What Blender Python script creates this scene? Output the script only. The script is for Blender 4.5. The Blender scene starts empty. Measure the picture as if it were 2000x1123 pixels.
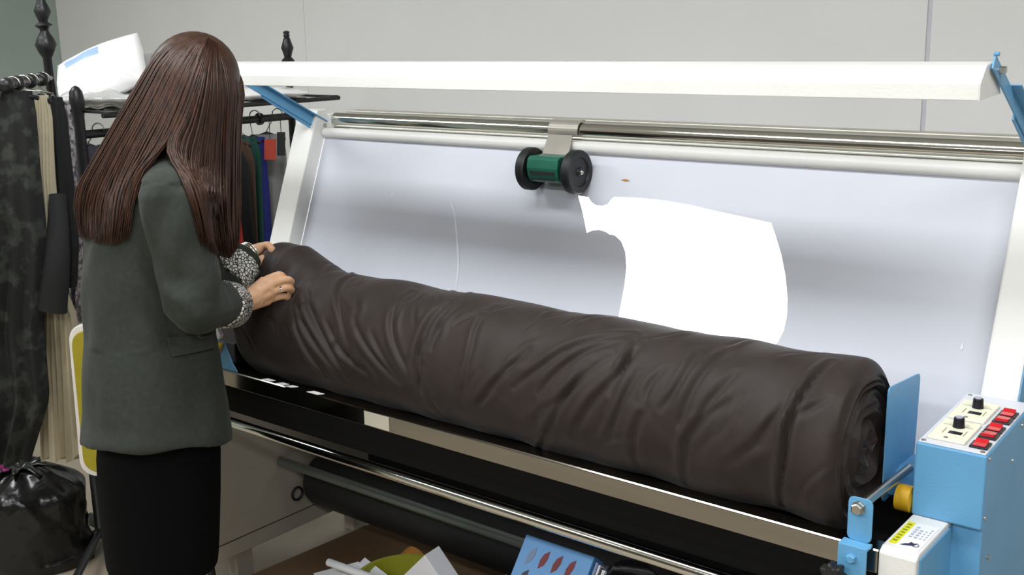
import bpy, bmesh, math, random
import numpy as np
from mathutils import Vector, Matrix, noise
random.seed(4); rng = np.random.default_rng(7)
S = bpy.context.scene
COL = S.collection

# ------------------------------------------------------------------ camera
F_PX, CX, CY = 2150.0, 1000.0, 561.5
CAM = np.array([0.0, 0.0, 1.6])
RIGHT = np.array([0.7810, 0.6242, -0.0195]); RIGHT /= np.linalg.norm(RIGHT)
FWD = np.array([-0.612, 0.758, -0.225]); FWD -= RIGHT * FWD.dot(RIGHT); FWD /= np.linalg.norm(FWD)
UP = np.cross(RIGHT, FWD)
cam = bpy.data.cameras.new('camera'); cam.sensor_fit = 'HORIZONTAL'; cam.sensor_width = 36.0
cam.lens = 36.0 * F_PX / 2000.0; cam.clip_start = 0.05
cam_o = bpy.data.objects.new('camera', cam); COL.objects.link(cam_o)
cam_o.matrix_world = Matrix(((RIGHT[0], UP[0], -FWD[0], CAM[0]), (RIGHT[1], UP[1], -FWD[1], CAM[1]),
                             (RIGHT[2], UP[2], -FWD[2], CAM[2]), (0, 0, 0, 1)))
S.camera = cam_o

# ------------------------------------------------------------------ light and exposure
S.view_settings.view_transform = 'Standard'; S.view_settings.look = 'None'
S.view_settings.gamma = 1.0; S.view_settings.use_curve_mapping = False
S.view_settings.exposure = 0.12
w = bpy.data.worlds.new('world'); S.world = w; w.use_nodes = True
w.node_tree.nodes['Background'].inputs['Color'].default_value = (0.75, 0.8, 0.85, 1)
w.node_tree.nodes['Background'].inputs['Strength'].default_value = 0.15

def area(name, loc, size, power, color=(0.96, 0.985, 1.0), rot=(0, 0, 0)):
    l = bpy.data.lights.new(name, 'AREA'); l.shape = 'RECTANGLE'; l.size, l.size_y = size
    l.energy = power; l.color = color
    o = bpy.data.objects.new(name, l); COL.objects.link(o); o.location = loc; o.rotation_euler = rot
    return o
# rows of ceiling fluorescents
for i, (x, y, p) in enumerate([(-3.6, 1.1, 24), (-1.6, 1.1, 24), (0.4, 1.1, 22), (-3.6, -0.9, 34), (-1.6, -0.9, 34), (0.4, -0.9, 34),
                               (-1.6, -2.6, 26), (0.4, -2.6, 26), (2.0, -0.9, 20)]):
    area('ceiling_fluorescent', (x, y, 2.60), (1.25, 0.30), p)

# ------------------------------------------------------------------ helpers
FH = np.array([-0.628, 0.778, 0.0])          # horizontal viewing direction
RH = np.array([0.7815, 0.6245, 0.0]); RH /= np.linalg.norm(RH)
def ray(px, py):
    return RIGHT * ((px - CX) / F_PX) - UP * ((py - CY) / F_PX) + FWD
def at(px, py, D):
    """point at ground distance D from the camera along the viewing heading"""
    d = ray(px, py); return CAM + d * (D / d[:2].dot(FH[:2]))
def on(px, py, axis, val):
    d = ray(px, py); return CAM + d * ((val - CAM[axis]) / d[axis])
def onplane(px, py, p0, n):
    d = ray(px, py); n = np.asarray(n, float); return CAM + d * (n.dot(np.asarray(p0) - CAM) / n.dot(d))
def nrm(v):
    v = np.asarray(v, float); return v / max(np.linalg.norm(v), 1e-9)
def sstep(a, b, x):
    t = np.clip((x - a) / (b - a), 0, 1); return t * t * (3 - 2 * t)

class MB:
    def __init__(s): s.v = []; s.f = []; s.m = []; s.cur = 0
    def add(s, vs, fs):
        o = len(s.v); s.v.extend([tuple(map(float, p)) for p in vs])
        for f in fs: s.f.append(tuple(o + i for i in f)); s.m.append(s.cur)
        return s
    def box(s, a, b):
        x0, y0, z0 = a; x1, y1, z1 = b
        return s.add([(x0,y0,z0),(x1,y0,z0),(x1,y1,z0),(x0,y1,z0),(x0,y0,z1),(x1,y0,z1),(x1,y1,z1),(x0,y1,z1)],
                     [(0,3,2,1),(4,5,6,7),(0,1,5,4),(1,2,6,5),(2,3,7,6),(3,0,4,7)])
    def obox(s, c, ex, ey, ez):
        """box with corner c and three edge vectors"""
        c, ex, ey, ez = map(np.asarray, (c, ex, ey, ez))
        vs = [c, c+ex, c+ex+ey, c+ey, c+ez, c+ex+ez, c+ex+ey+ez, c+ey+ez]
        return s.add(vs, [(0,3,2,1),(4,5,6,7),(0,1,5,4),(1,2,6,5),(2,3,7,6),(3,0,4,7)])
    def prism(s, pts, vec):
        """extrude a planar polygon (3D points) along vec"""
        n = len(pts); pts = [np.asarray(p, float) for p in pts]; vec = np.asarray(vec, float)
        vs = pts + [p + vec for p in pts]
        return s.add(vs, [tuple(range(n - 1, -1, -1)), tuple(range(n, 2 * n))] +
                     [(i, (i + 1) % n, n + (i + 1) % n, n + i) for i in range(n)])
    def loft(s, rings, cap=True):
        k = len(rings[0]); vs = [p for r in rings for p in r]; fs = []
        for i in range(len(rings) - 1):
            for j in range(k):
                a, b = i * k + j, i * k + (j + 1) % k
                fs.append((a, b, b + k, a + k))
        if cap:
            fs.append(tuple(range(k - 1, -1, -1))); fs.append(tuple((len(rings) - 1) * k + j for j in range(k)))
        return s.add(vs, fs)
    def tube(s, path, radii, seg=12, cap=True, flat=1.0, ref=None):
        path = [np.asarray(p, float) for p in path]
        if np.isscalar(radii): radii = [radii] * len(path)
        rings = []; u = None
        for i, p in enumerate(path):
            t = nrm(path[min(i + 1, len(path) - 1)] - path[max(i - 1, 0)])
            if u is None:
                r0 = np.array([0, 0, 1.0]) if ref is None else np.asarray(ref, float)
                if abs(t.dot(nrm(r0))) > .95: r0 = np.array([1.0, 0, 0])
                u = r0
            u = nrm(u - t * u.dot(t)); v = np.cross(t, u)
            rings.append([p + radii[i] * (math.cos(a) * u * flat + math.sin(a) * v)
                          for a in np.linspace(0, 2 * math.pi, seg, endpoint=False)])
        return s.loft(rings, cap)
    def lathe(s, prof, c, axis=(0, 0, 1), seg=24):
        """prof: (radius, height) along axis from c"""
        ax = nrm(axis); u = nrm(np.cross(ax, [1, 0, 0] if abs(ax[0]) < .9 else [0, 1, 0])); v = np.cross(ax, u)
        rings = [[np.asarray(c) + ax * h + r * (math.cos(a) * u + math.sin(a) * v)
                  for a in np.linspace(0, 2 * math.pi, seg, endpoint=False)] for r, h in prof]
        return s.loft(rings)
    def ell(s, c, r, seg=20, rg=12, axes=None):
        A = np.eye(3) if axes is None else np.stack([nrm(a) for a in axes])
        rings = []
        for i in range(rg + 1):
            t = math.pi * (0.02 + 0.96 * i / rg)
            rings.append([np.asarray(c) + A.T @ np.array([r[0] * math.sin(t) * math.cos(p), r[1] * math.sin(t) * math.sin(p), -r[2] * math.cos(t)])
                          for p in np.linspace(0, 2 * math.pi, seg, endpoint=False)])
        return s.loft(rings)
    def mesh(s, name='m'):
        me = bpy.data.meshes.new(name); me.from_pydata(s.v, [], s.f)
        me.polygons.foreach_set('material_index', s.m); me.update(); return me

def link(name, me, mats, parent=None, smooth=None, bevel=0.0):
    o = bpy.data.objects.new(name, me); COL.objects.link(o)
    for m in (mats if isinstance(mats, (list, tuple)) else [mats]):
        me.materials.append(m)
    bm = bmesh.new(); bm.from_mesh(me); bmesh.ops.recalc_face_normals(bm, faces=bm.faces)
    bm.to_mesh(me); bm.free()
    if bevel:
        b = o.modifiers.new('bevel', 'BEVEL'); b.width = bevel; b.segments = 2; b.limit_method = 'ANGLE'; b.angle_limit = math.radians(40)
    if smooth:
        me.polygons.foreach_set('use_smooth', [True] * len(me.polygons))
        if smooth is not True:
            try: me.set_sharp_from_angle(angle=math.radians(smooth))
            except Exception: pass
    if parent is not None:
        o.parent = parent; o.matrix_parent_inverse = parent_inv(parent)
    return o
def parent_inv(p):
    # parts are modelled in world coordinates; only the Empty at a thing's base is offset
    return Matrix.Translation(-Vector(p.location)) if p.type == 'EMPTY' else Matrix.Identity(4)
def obj(name, mb, mats, parent=None, smooth=None, bevel=0.0):
    return link(name, mb.mesh(name), mats, parent, smooth, bevel)
def tag(o, label, cat, group=None):
    o['label'] = label; o['category'] = cat
    if group: o['group'] = group
    return o
def thing(name, loc, label, cat, group=None):
    o = bpy.data.objects.new(name, None); COL.objects.link(o); o.location = tuple(map(float, loc)); o.empty_display_size = .05
    return tag(o, label, cat, group)
def struct(name, mb, m, parent=None, **k):
    o = obj(name, mb, m, parent, **k)
    if parent is None: o['kind'] = 'structure'
    return o
def remesh(mb, voxel, smooth_it=4, fn=None):
    """union the shapes of mb into one continuous skin"""
    o = bpy.data.objects.new('tmp', mb.mesh()); COL.objects.link(o)
    bm = bmesh.new(); bm.from_mesh(o.data); bmesh.ops.recalc_face_normals(bm, faces=bm.faces); bm.to_mesh(o.data); bm.free()
    r = o.modifiers.new('r', 'REMESH'); r.mode = 'VOXEL'; r.voxel_size = voxel
    sm = o.modifiers.new('s', 'SMOOTH'); sm.iterations = smooth_it; sm.factor = .5
    dg = bpy.context.evaluated_depsgraph_get(); dg.update()
    me = bpy.data.meshes.new_from_object(o.evaluated_get(dg))
    bpy.data.objects.remove(o)
    if fn is not None:
        n = len(me.vertices); co = np.empty(n * 3); me.vertices.foreach_get('co', co); co = co.reshape(-1, 3)
        no = np.empty(n * 3); me.vertices.foreach_get('normal', no); no = no.reshape(-1, 3)
        co = fn(co, no); me.vertices.foreach_set('co', co.ravel()); me.update()
    return me
def merge(meshes):
    bm = bmesh.new()
    for m in meshes: bm.from_mesh(m)
    me = bpy.data.meshes.new('merged'); bm.to_mesh(me); bm.free(); return me
def cr(pts, n):
    """Catmull-Rom resample"""
    p = np.asarray(pts, float); p = np.vstack([2 * p[0] - p[1], p, 2 * p[-1] - p[-2]]); k = len(p) - 3
    out = []
    for t in np.linspace(0, k - 1e-6, n):
        i = int(t); f = t - i; a, b, c, d = p[i:i + 4]
        out.append(.5 * ((2 * b) + (-a + c) * f + (2 * a - 5 * b + 4 * c - d) * f * f + (-a + 3 * b - 3 * c + d) * f ** 3))
    return np.array(out)

# ------------------------------------------------------------------ materials
def lin(c):
    return tuple(((x / 255) / 12.92 if x / 255 <= .04045 else ((x / 255 + .055) / 1.055) ** 2.4) for x in c) + (1,)
def pm(name, c, rough=.5, metal=0.0, var=.08, scale=12.0, bump=0.0, bscale=60.0, sheen=0.0, spec=.5, coat=0.0, stretch=None, c2=None, emit=None, detail=4):
    m = bpy.data.materials.new(name); m.use_nodes = True; nt = m.node_tree; b = nt.nodes['Principled BSDF']
    b.inputs['Roughness'].default_value = rough; b.inputs['Metallic'].default_value = metal
    b.inputs['Specular IOR Level'].default_value = spec
    b.inputs['Coat Weight'].default_value = coat
    if sheen: b.inputs['Sheen Weight'].default_value = sheen; b.inputs['Sheen Roughness'].default_value = .4
    tc = nt.nodes.new('ShaderNodeTexCoord'); mp = nt.nodes.new('ShaderNodeMapping')
    nt.links.new(tc.outputs['Object'], mp.inputs['Vector'])
    if stretch: mp.inputs['Scale'].default_value = stretch
    n = nt.nodes.new('ShaderNodeTexNoise'); n.inputs['Scale'].default_value = scale; n.inputs['Detail'].default_value = detail
    nt.links.new(mp.outputs['Vector'], n.inputs['Vector'])
    r = nt.nodes.new('ShaderNodeValToRGB'); r.color_ramp.elements[0].position = .3; r.color_ramp.elements[1].position = .7
    a = lin(c); d = lin(c2) if c2 else tuple(min(1, x * (1 + var)) for x in a[:3]) + (1,)
    e = a if c2 else tuple(x * (1 - var) for x in a[:3]) + (1,)
    r.color_ramp.elements[0].color = e; r.color_ramp.elements[1].color = d
    nt.links.new(n.outputs['Fac'], r.inputs['Fac']); nt.links.new(r.outputs['Color'], b.inputs['Base Color'])
    if bump:
        n2 = nt.nodes.new('ShaderNodeTexNoise'); n2.inputs['Scale'].default_value = bscale; n2.inputs['Detail'].default_value = 3
        nt.links.new(mp.outputs['Vector'], n2.inputs['Vector'])
        bp = nt.nodes.new('ShaderNodeBump'); bp.inputs['Strength'].default_value = bump; bp.inputs['Distance'].default_value = .01
        nt.links.new(n2.outputs['Fac'], bp.inputs['Height']); nt.links.new(bp.outputs['Normal'], b.inputs['Normal'])
    if emit:
        b.inputs['Emission Color'].default_value = lin(emit[0]); b.inputs['Emission Strength'].default_value = emit[1]
    return m
def pattern(name, c1, c2, scale, kind='voronoi', rough=.7, thr=.5):
    m = bpy.data.materials.new(name); m.use_nodes = True; nt = m.node_tree; b = nt.nodes['Principled BSDF']
    b.inputs['Roughness'].default_value = rough
    tc = nt.nodes.new('ShaderNodeTexCoord')
    t = nt.nodes.new('ShaderNodeTexVoronoi' if kind == 'voronoi' else 'ShaderNodeTexNoise')
    t.inputs['Scale'].default_value = scale; nt.links.new(tc.outputs['Object'], t.inputs['Vector'])
    if kind == 'voronoi': t.feature = 'DISTANCE_TO_EDGE'
    else: t.inputs['Detail'].default_value = 6
    r = nt.nodes.new('ShaderNodeValToRGB'); r.color_ramp.elements[0].position = thr - .06; r.color_ramp.elements[1].position = thr + .06
    r.color_ramp.elements[0].color = lin(c1); r.color_ramp.elements[1].color = lin(c2)
    nt.links.new(t.outputs['Distance' if kind == 'voronoi' else 'Fac'], r.inputs['Fac']); nt.links.new(r.outputs['Color'], b.inputs['Base Color'])
    return m
M = {}
M['wall'] = pm('wall_paint', (231, 231, 229), .75, var=.02, scale=3, bump=.03, bscale=90)
M['dim_wall'] = pm('shop_wall', (104, 100, 94), .8, var=.15, scale=2)
M['seam'] = pm('joint_strip', (205, 205, 212), .5)
M['green_wall'] = pm('green_grey_paint', (158, 172, 164), .7, var=.06, scale=3)
M['green_dark'] = pm('green_grey_pillar', (126, 146, 136), .7, var=.06, scale=3)
M['ceil'] = pm('ceiling_paint', (225, 225, 222), .8)
M['floor'] = pm('floor_vinyl', (158, 146, 129), .45, var=.1, scale=5, bump=.02)
M['white'] = pm('white_powder_coat', (232, 232, 228), .4, var=.03, scale=8, bump=.06, bscale=180)
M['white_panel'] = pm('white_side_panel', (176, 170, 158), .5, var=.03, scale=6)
M['blue'] = pm('blue_powder_coat', (100, 163, 206), .42, var=.05, scale=10, bump=.05, bscale=200)
M['chrome'] = pm('chrome', (212, 212, 205), .12, 1.0, var=.03, scale=4, bump=.01, bscale=30)
M['steel'] = pm('brushed_steel', (150, 147, 140), .14, 1.0, var=.06, scale=8, stretch=(.3, 6, 6))
M['zinc'] = pm('zinc_bolt', (190, 188, 180), .3, 1.0)
M['pipe'] = pm('grey_painted_pipe', (120, 128, 124), .35, .4)
M['rubber'] = pm('black_rubber', (22, 24, 26), .5, var=.15, bump=.05, bscale=120)
M['belt'] = pm('ribbed_black_belt', (13, 14, 14), .75, var=.25, scale=180, stretch=(1, 3, 3), bump=.35, bscale=320, spec=.12)
M['dark'] = pm('dark_paint', (26, 28, 30), .6)
M['film'] = pm('milky_film', (200, 203, 213), .42, var=.02, scale=5, spec=.45)
M['glow'] = pm('lit_acrylic', (250, 250, 250), .3, emit=((255, 255, 255), 1.6))
M['mark'] = pm('scuffed_film', (226, 228, 234), .4)
M['cloth'] = pm('dark_brown_jersey', (46, 38, 35), .6, var=.12, scale=25, bump=.04, bscale=400, sheen=.08, spec=.28)
M['counter_green'] = pm('green_enamel', (34, 96, 78), .3, var=.1, scale=20)
M['plate_grey'] = pm('dull_aluminium', (188, 184, 174), .45, .6)
M['cream'] = pm('cream_plastic', (240, 238, 214), .35, var=.02)
M['panel_print'] = pm('pale_panel', (216, 218, 226), .4, var=.02)
M['red'] = pm('red_rocker', (205, 30, 38), .22, var=.1, scale=60, coat=.4)
M['black_pl'] = pm('black_plastic', (26, 24, 34), .35)
M['line'] = pm('grey_print', (150, 150, 120), .6)
M['yellow_pl'] = pm('yellow_plastic', (204, 160, 30), .4)
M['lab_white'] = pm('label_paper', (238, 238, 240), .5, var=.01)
M['lab_yellow'] = pm('label_yellow', (222, 222, 30), .5, var=.03)
M['rail_reflection'] = pm('rail_reflection', (182, 176, 160), .6, var=.05)  # flat tone for the reflection painted on the front rail
M['ink'] = pm('label_ink', (50, 48, 80), .6)
M['ink_pale'] = pm('label_ink_pale', (170, 174, 188), .6)
M['ink_olive'] = pm('label_ink_olive', (140, 140, 20), .6)
M['skin'] = pm('skin', (214, 168, 132), .5, var=.06, scale=18, bump=.02, bscale=150)
M['hair'] = pm('brown_hair', (36, 22, 16), .45, var=.3, scale=34, stretch=(3, 3, .3), c2=(70, 42, 27), spec=.35)
M['blazer'] = pm('charcoal_green_wool', (54, 58, 53), .9, var=.12, scale=90, bump=.1, bscale=500, sheen=.06, spec=.15)
M['skirt'] = pm('black_skirt', (9, 9, 10), .9, var=.1, scale=60, spec=.08)
M['cuff'] = pattern('black_white_print_cotton', (28, 28, 28), (222, 220, 214), 125, thr=.125)
M['silver'] = pm('silver', (226, 226, 220), .15, 1.0)
M['shoe'] = pm('black_leather', (18, 17, 17), .3)
M['lips'] = pm('lips', (176, 92, 86), .4); M['eye'] = pm('eye_white', (235, 232, 228), .2); M['iris'] = pm('dark_iris', (38, 24, 18), .2)
M['shirt'] = pm('white_shirt', (214, 214, 210), .7)
M['iron'] = pm('black_iron', (30, 30, 32), .38, var=.2, scale=30, bump=.08, bscale=60)
M['plastic_bag'] = pm('crumpled_clear_plastic', (196, 196, 194), .16, var=.08, scale=14, bump=.5, bscale=28, coat=.4)
M['pack'] = pm('white_pack_plastic', (246, 246, 246), .25, var=.02, bump=.18, bscale=22, coat=.3)
M['pack_blue'] = pm('pale_blue_print', (158, 186, 232), .3)
M['trash'] = pm('black_plastic_sack', (17, 18, 18), .24, var=.2, bump=.55, bscale=14, spec=.5)
M['lace'] = pattern('black_lace', (14, 16, 15), (46, 50, 44), 26, 'noise', .8, .56)
M['black_cloth'] = pm('black_cloth', (16, 17, 18), .85, var=.15)
M['cream_cloth'] = pm('cream_pleated_cloth', (190, 180, 154), .8, var=.05, scale=40)
M['grey_lace'] = pattern('grey_lace', (92, 88, 94), (176, 170, 172), 60, 'noise', .8, .5)
M['c_green'] = pm('dark_green_cloth', (8, 66, 54), .8); M['c_blue'] = pm('royal_blue_cloth', (30, 42, 130), .75)
M['c_red'] = pm('red_cloth', (158, 34, 26), .8); M['c_brown'] = pm('brown_cloth', (74, 54, 40), .85)
M['c_grey'] = pm('pale_grey_cloth', (150, 150, 148), .8); M['c_navy'] = pm('slate_cloth', (62, 60, 70), .85, var=.2, scale=50)
M['c_wine'] = pattern('wine_print_cloth', (66, 40, 40), (190, 176, 170), 45, 'noise', .8, .6)
M['tag_red'] = pm('red_card', (186, 66, 46), .6); M['tag_black'] = pm('black_card', (24, 28, 28), .5)
M['mustard'] = pm('mustard_upholstery', (158, 144, 24), .7, var=.06, scale=40)
M['chair_white'] = pm('white_chair_plastic', (222, 218, 212), .4)
M['card'] = pm('brown_cardboard', (112, 86, 60), .8, var=.08, scale=8)
M['paper'] = pm('white_paper', (222, 224, 230), .7, var=.02)
M['lime'] = pm('lime_plastic', (150, 152, 40), .45)
M['box_blue'] = pm('blue_print_carton', (96, 156, 214), .4, var=.04)
M['orange'] = pm('orange_print', (206, 84, 40), .5); M['maroon'] = pm('maroon_print', (120, 40, 44), .5)
M['gold'] = pm('gold_print', (206, 160, 50), .5); M['greyp'] = pm('grey_print_ink', (120, 140, 170), .5); M['darkp'] = pm('dark_print', (60, 50, 60), .5)
M['pink'] = pm('pink_ribbon', (206, 70, 176), .5)
M['tan'] = pm('tan_tape', (176, 118, 50), .5)

# ------------------------------------------------------------------ room
XL, XR, YF, YB, ZC = -5.30, 3.2, -4.0, 3.0, 2.66
struct('floor', MB().box((XL - .1, YF - .1, -.1), (XR + .1, YB + .1, 0)), M['floor'])
struct('ceiling', MB().box((XL - .1, YF - .1, ZC), (XR + .1, YB + .1, ZC + .1)), M['ceil'])
wb = struct('wall_back', MB().box((XL - .1, YB + .004, 0), (XR + .1, YB + .12, ZC)), M['seam'])
edges = [-5.3, -3.453, -0.998, 0.95, 3.2]
for a, b in zip(edges[:-1], edges[1:]):
    obj('wall_panel', MB().box((a + (.0065 if a == -0.998 else .0008), YB, 0), (b - (.0065 if b == -0.998 else .0008), YB + .004, ZC)), M['wall'], wb)
struct('wall_left', MB().box((XL - .1, YF, 0), (XL, YB, ZC)), M['green_wall'])
struct('trim_1', MB().box((XL, 2.50, 0), (XL + .03, 2.62, ZC)), M['green_dark'])
struct('wall_right', MB().box((XR, YF, 0), (XR + .1, YB, ZC)), M['dim_wall'])
struct('wall_front', MB().box((XL, YF - .1, 0), (XR, YF, ZC)), M['dim_wall'])

# ------------------------------------------------------------------ the inspection machine
X0, X1 = -2.53, -0.559       # inner side faces
mach = thing('fabric_inspection_machine', (-1.55, 2.0, 0), 'long white and blue cloth inspection machine with sloping light board and overhead hood', 'machine')
T = 0.379                     # board slope dy/dz
BP = np.array([0, 2.231, 1.324]); BN = nrm([0, 1, -T])     # board plane, normal pointing back
def bpt(x, z, off=0.0):       # point on board at height z, off = distance in front
    return np.array([x, 2.231 + T * (z - 1.324), z]) - BN * off
FY, TZ = 1.602, 0.799         # front face and top of the side panels
# side panels with feet
for side, xa, xb in (('l', -2.60, X0), ('r', X1, -0.4995)):
    prof = [(FY, .11), (FY, TZ - .007), (FY + .013, TZ), (2.30, TZ), (2.40, TZ - .06), (2.40, .11)]
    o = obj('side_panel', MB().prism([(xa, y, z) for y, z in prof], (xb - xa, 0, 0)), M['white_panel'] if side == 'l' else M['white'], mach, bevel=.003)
    if side == 'r':
        obj('outer_skin', MB().box((xb, FY + .012, .12), (xb + .003, 1.768, TZ - .010)), M['blue'], o)
    obj('panel_fold', MB().box((xb - .002, FY + .01, .16), (xb + .0007, 2.39, .1625)), M['dark'], o)
    for y in (1.85, 2.32):
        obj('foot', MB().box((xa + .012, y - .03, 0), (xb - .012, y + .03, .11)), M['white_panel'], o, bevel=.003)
# right electrical cabinet
cab = obj('electrical_cabinet', MB().box((-.4993, 1.768, .10), (-.4495, 2.40, TZ)), M['blue'], mach, bevel=.003)
for z in (.73, .53, .3):
    obj('screw', MB().lathe([(.0045, 0), (.0045, .002), (.003, .004)], (-.4495, 1.81, z), (1, 0, 0), 10), M['zinc'], cab)
# warning label on the right side panel's top: white sheet, yellow band, print and hand pictogram
LX, LY, LZ = -.5555, 1.6185, TZ
def lbox(mb, x0, x1, y0, y1, h0, h1): return mb.box((LX + x0, LY + y0, LZ + h0), (LX + x1, LY + y1, LZ + h1))
lab = obj('warning_label', lbox(MB(), 0, .0515, 0, .104, .0002, .0009), M['lab_white'], mach)
obj('yellow_band', lbox(MB(), .0025, .0145, .007, .101, .0009, .0012), M['lab_yellow'], lab)
ink = MB()
for k in range(7): lbox(ink, .005 + .001 * (k % 2), .012, .018 + .0115 * k, .0233 + .0115 * k, .0012, .0014)
ob = obj('band_lettering', ink, M['ink_olive'], lab); ob['kind'] = 'stuff'
ink = MB()
for x, n in ((.021, 5), (.029, 4), (.038, 4), (.0445, 5)):
    for k in range(n): lbox(ink, x, x + (.0053 if x < .035 else .0027), .0445 + .0098 * k, .0505 + .0098 * k, .0009, .0011)
ob = obj('lettering', ink, M['ink_pale'], lab); ob['kind'] = 'stuff'
hp = [(.0195, .010), (.025, .018), (.030, .0214), (.032, .0285), (.037, .025), (.0425, .0285), (.041, .0214), (.039, .016), (.030, .0125), (.024, .010)]
hand_i = MB().prism([(LX + x, LY + y, LZ + .0009) for x, y in hp], (0, 0, .0003))
obj('hand_pictogram', hand_i, M['ink'], lab)
rgi = MB(); rgs = [np.array([LX + .041 + .0055 * math.cos(a), LY + .0196 + .0055 * math.sin(a), LZ + .0011]) for a in np.linspace(0, 2 * math.pi, 21)]
obj('ring_pictogram', rgi.tube(rgs, .0007, 6, cap=False), M['ink'], lab)

# control box
BX, BY, BZ, BW, BD, BH = -.5607, 1.7515, TZ + .0005, .113, .269, .1285
RISE = .0115
box = obj('control_box', MB().prism([(BX, BY, BZ), (BX, BY + BD, BZ), (BX, BY + BD, BZ + BH + RISE), (BX, BY, BZ + BH)], (BW, 0, 0)), M['blue'], mach, bevel=.003)
def top(x, y, h=0.0): return np.array([BX + x, BY + y, BZ + BH + RISE * y / BD + h])
def topbox(mb, x0, x1, y0, y1, h0, h1):
    a = top(x0, y0, h0); return mb.obox(a, (x1 - x0, 0, 0), top(x0, y1, h0) - a, (0, 0, h1 - h0))
obj('label_panel', topbox(MB(), .0027, BW - .0027, .0027, BD - .0027, .0002, .0020), M['panel_print'], box, bevel=.0008)
for k, y in enumerate((.0196, .1246)):
    obj('dimmer_plate', topbox(MB(), .0107, .072, y, y + .096, .0020, .0067), M['cream'], box, bevel=.0035)
    kb = MB().lathe([(.0102, 0), (.0094, .0036), (.0085, .016), (.0071, .0174), (.0069, .017)], top(.0427, y + .064, .0067), (0, 0, 1), 20)
    kn = obj('knob', kb, M['black_pl'], box, smooth=40)
    obj('knob_cap', MB().lathe([(.0064, 0), (.006, .0013)], top(.0427, y + .064, .0238), (0, 0, 1), 18), M['ink_pale'], box)
    obj('slide_window', topbox(MB(), .0356, .057, y + .0285, y + .041, .0066, .0071), M['black_pl'], box)
    for x in (.0267, .0605): obj('scale_line', topbox(MB(), x, x + .0016, y + .0267, y + .050, .0066, .0070), M['line'], box)
    for x in (.017, .0516): obj('scale_line', topbox(MB(), x, x + .0145, y + .0658, y + .0671, .0066, .0070), M['line'], box)
    obj('screw', MB().lathe([(.0037, 0), (.0034, .0011)], top(.039, y + .009, .0066), (0, 0, 1), 12), M['zinc'], box)
for k, y in enumerate((.0178, .064, .096, .1424, .1744)):
    obj('switch_bezel', topbox(MB(), .079, .1077, y, y + .0285, .0020, .0058), M['black_pl'], box, bevel=.001)
    tilt = .005 if k % 2 == 0 else .001
    r = MB().prism([top(.083, y + .0027, .0056), top(.083, y + .0258, .0056), top(.083, y + .0258, .0067 + tilt), top(.083, y + .0142, .0078), top(.083, y + .0027, .0129 - tilt)], (.0205, 0, 0))
    obj('rocker_switch', r, M['red'], box, bevel=.001)
for x, y in ((.0098, .0098), (.1032, .0098), (.0098, .2554)):
    obj('screw', MB().lathe([(.004, 0), (.0036, .0013)], top(x, y, .0020), (0, 0, 1), 12), M['zinc'], box)
for z, y in ((.120, .015), (.120, .206), (.018, .015), (.07, .16)):
    obj('screw', MB().lathe([(.0036, 0), (.0031, .002)], (BX + BW, BY + y, BZ + z), (1, 0, 0), 10), M['zinc'], box)

# posts that carry the light board
for xa, xb in ((-2.585, -2.50), (-.540, -.475)):
    zt, zb = 1.372, .802
    p = [bpt(xa, zb, .05), bpt(xa, zt, .05), bpt(xa, zt + .012, .02), bpt(xa, zt + .012, -.09), bpt(xa, zb, -.09)]
    po = obj('post', MB().prism(p, (xb - xa, 0, 0)), M['white'], mach, bevel=.004)
    if xa > -1: obj('blue_side', MB().prism([q + np.array([xb - xa + .0002, 0, 0]) for q in p], (.002, 0, 0)), M['blue'], po)
# light board (lit acrylic), milky film torn open, backing box
zt, zb = 1.318, .60
obj('light_board', MB().prism([bpt(-2.4995, zb, -.006), bpt(-2.4995, zt, -.006), bpt(-2.4995, zt, -.012), bpt(-2.4995, zb, -.012)], (1.959, 0, 0)), M['glow'], mach)
obj('lamp_box', MB().prism([bpt(-2.4995, zb, -.014), bpt(-2.4995, 1.34, -.014), bpt(-2.4995, 1.34, -.085), bpt(-2.4995, zb, -.085)], (1.959, 0, 0)), M['white'], mach)
def board_uv(p): return (p[0], (p[2] - 1.0) * math.sqrt(1 + T * T))
U_AX = np.array([0, T, 1.0]) / math.sqrt(1 + T * T)
B0 = bpt(0, 1.0)
hole = [(205,125),(265,133),(283,163),(310,181),(345,184),(375,174),(398,146),(415,131),(560,138),(720,155),(860,180),(1020,218),(1180,252),(1320,282),(1347,360),(1380,470),(1403,590),(1415,720),(1411,820),(1394,900),(1362,965),(1310,1030),(1180,1100),(800,1120),(440,1040),(437,835),(455,740),(473,640),(484,540),(478,450),(455,390),(418,354),(388,350),(370,336),(330,322),(290,326),(255,340),(246,290),(229,210)]
hole = [board_uv(onplane(1060 + x / 2.9556, 340 + y / 2.9556, BP, BN)) for x, y in hole]
def film_mesh(outer, hole, thick):
    cu = bpy.data.curves.new('f', 'CURVE'); cu.dimensions = '2D'; cu.fill_mode = 'BOTH'; cu.extrude = thick / 2
    for pts in (outer, hole):
        sp = cu.splines.new('POLY'); sp.points.add(len(pts) - 1); sp.use_cyclic_u = True
        for q, (x, y) in zip(sp.points, pts): q.co = (x, y, 0, 1)
    o = bpy.data.objects.new('t', cu); COL.objects.link(o)
    dg = bpy.context.evaluated_depsgraph_get(); dg.update()
    me = bpy.data.meshes.new_from_object(o.evaluated_get(dg)); bpy.data.objects.remove(o)
    n = len(me.vertices); co = np.empty(n * 3); me.vertices.foreach_get('co', co); co = co.reshape(-1, 3)
    wv = B0 + co[:, :1] * np.array([1, 0, 0]) + co[:, 1:2] * U_AX - (co[:, 2:3] + .001) * BN
    me.vertices.foreach_set('co', wv.ravel()); me.update(); return me
v0, v1 = board_uv(bpt(0, zb))[1], board_uv(bpt(0, zt))[1]
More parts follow.
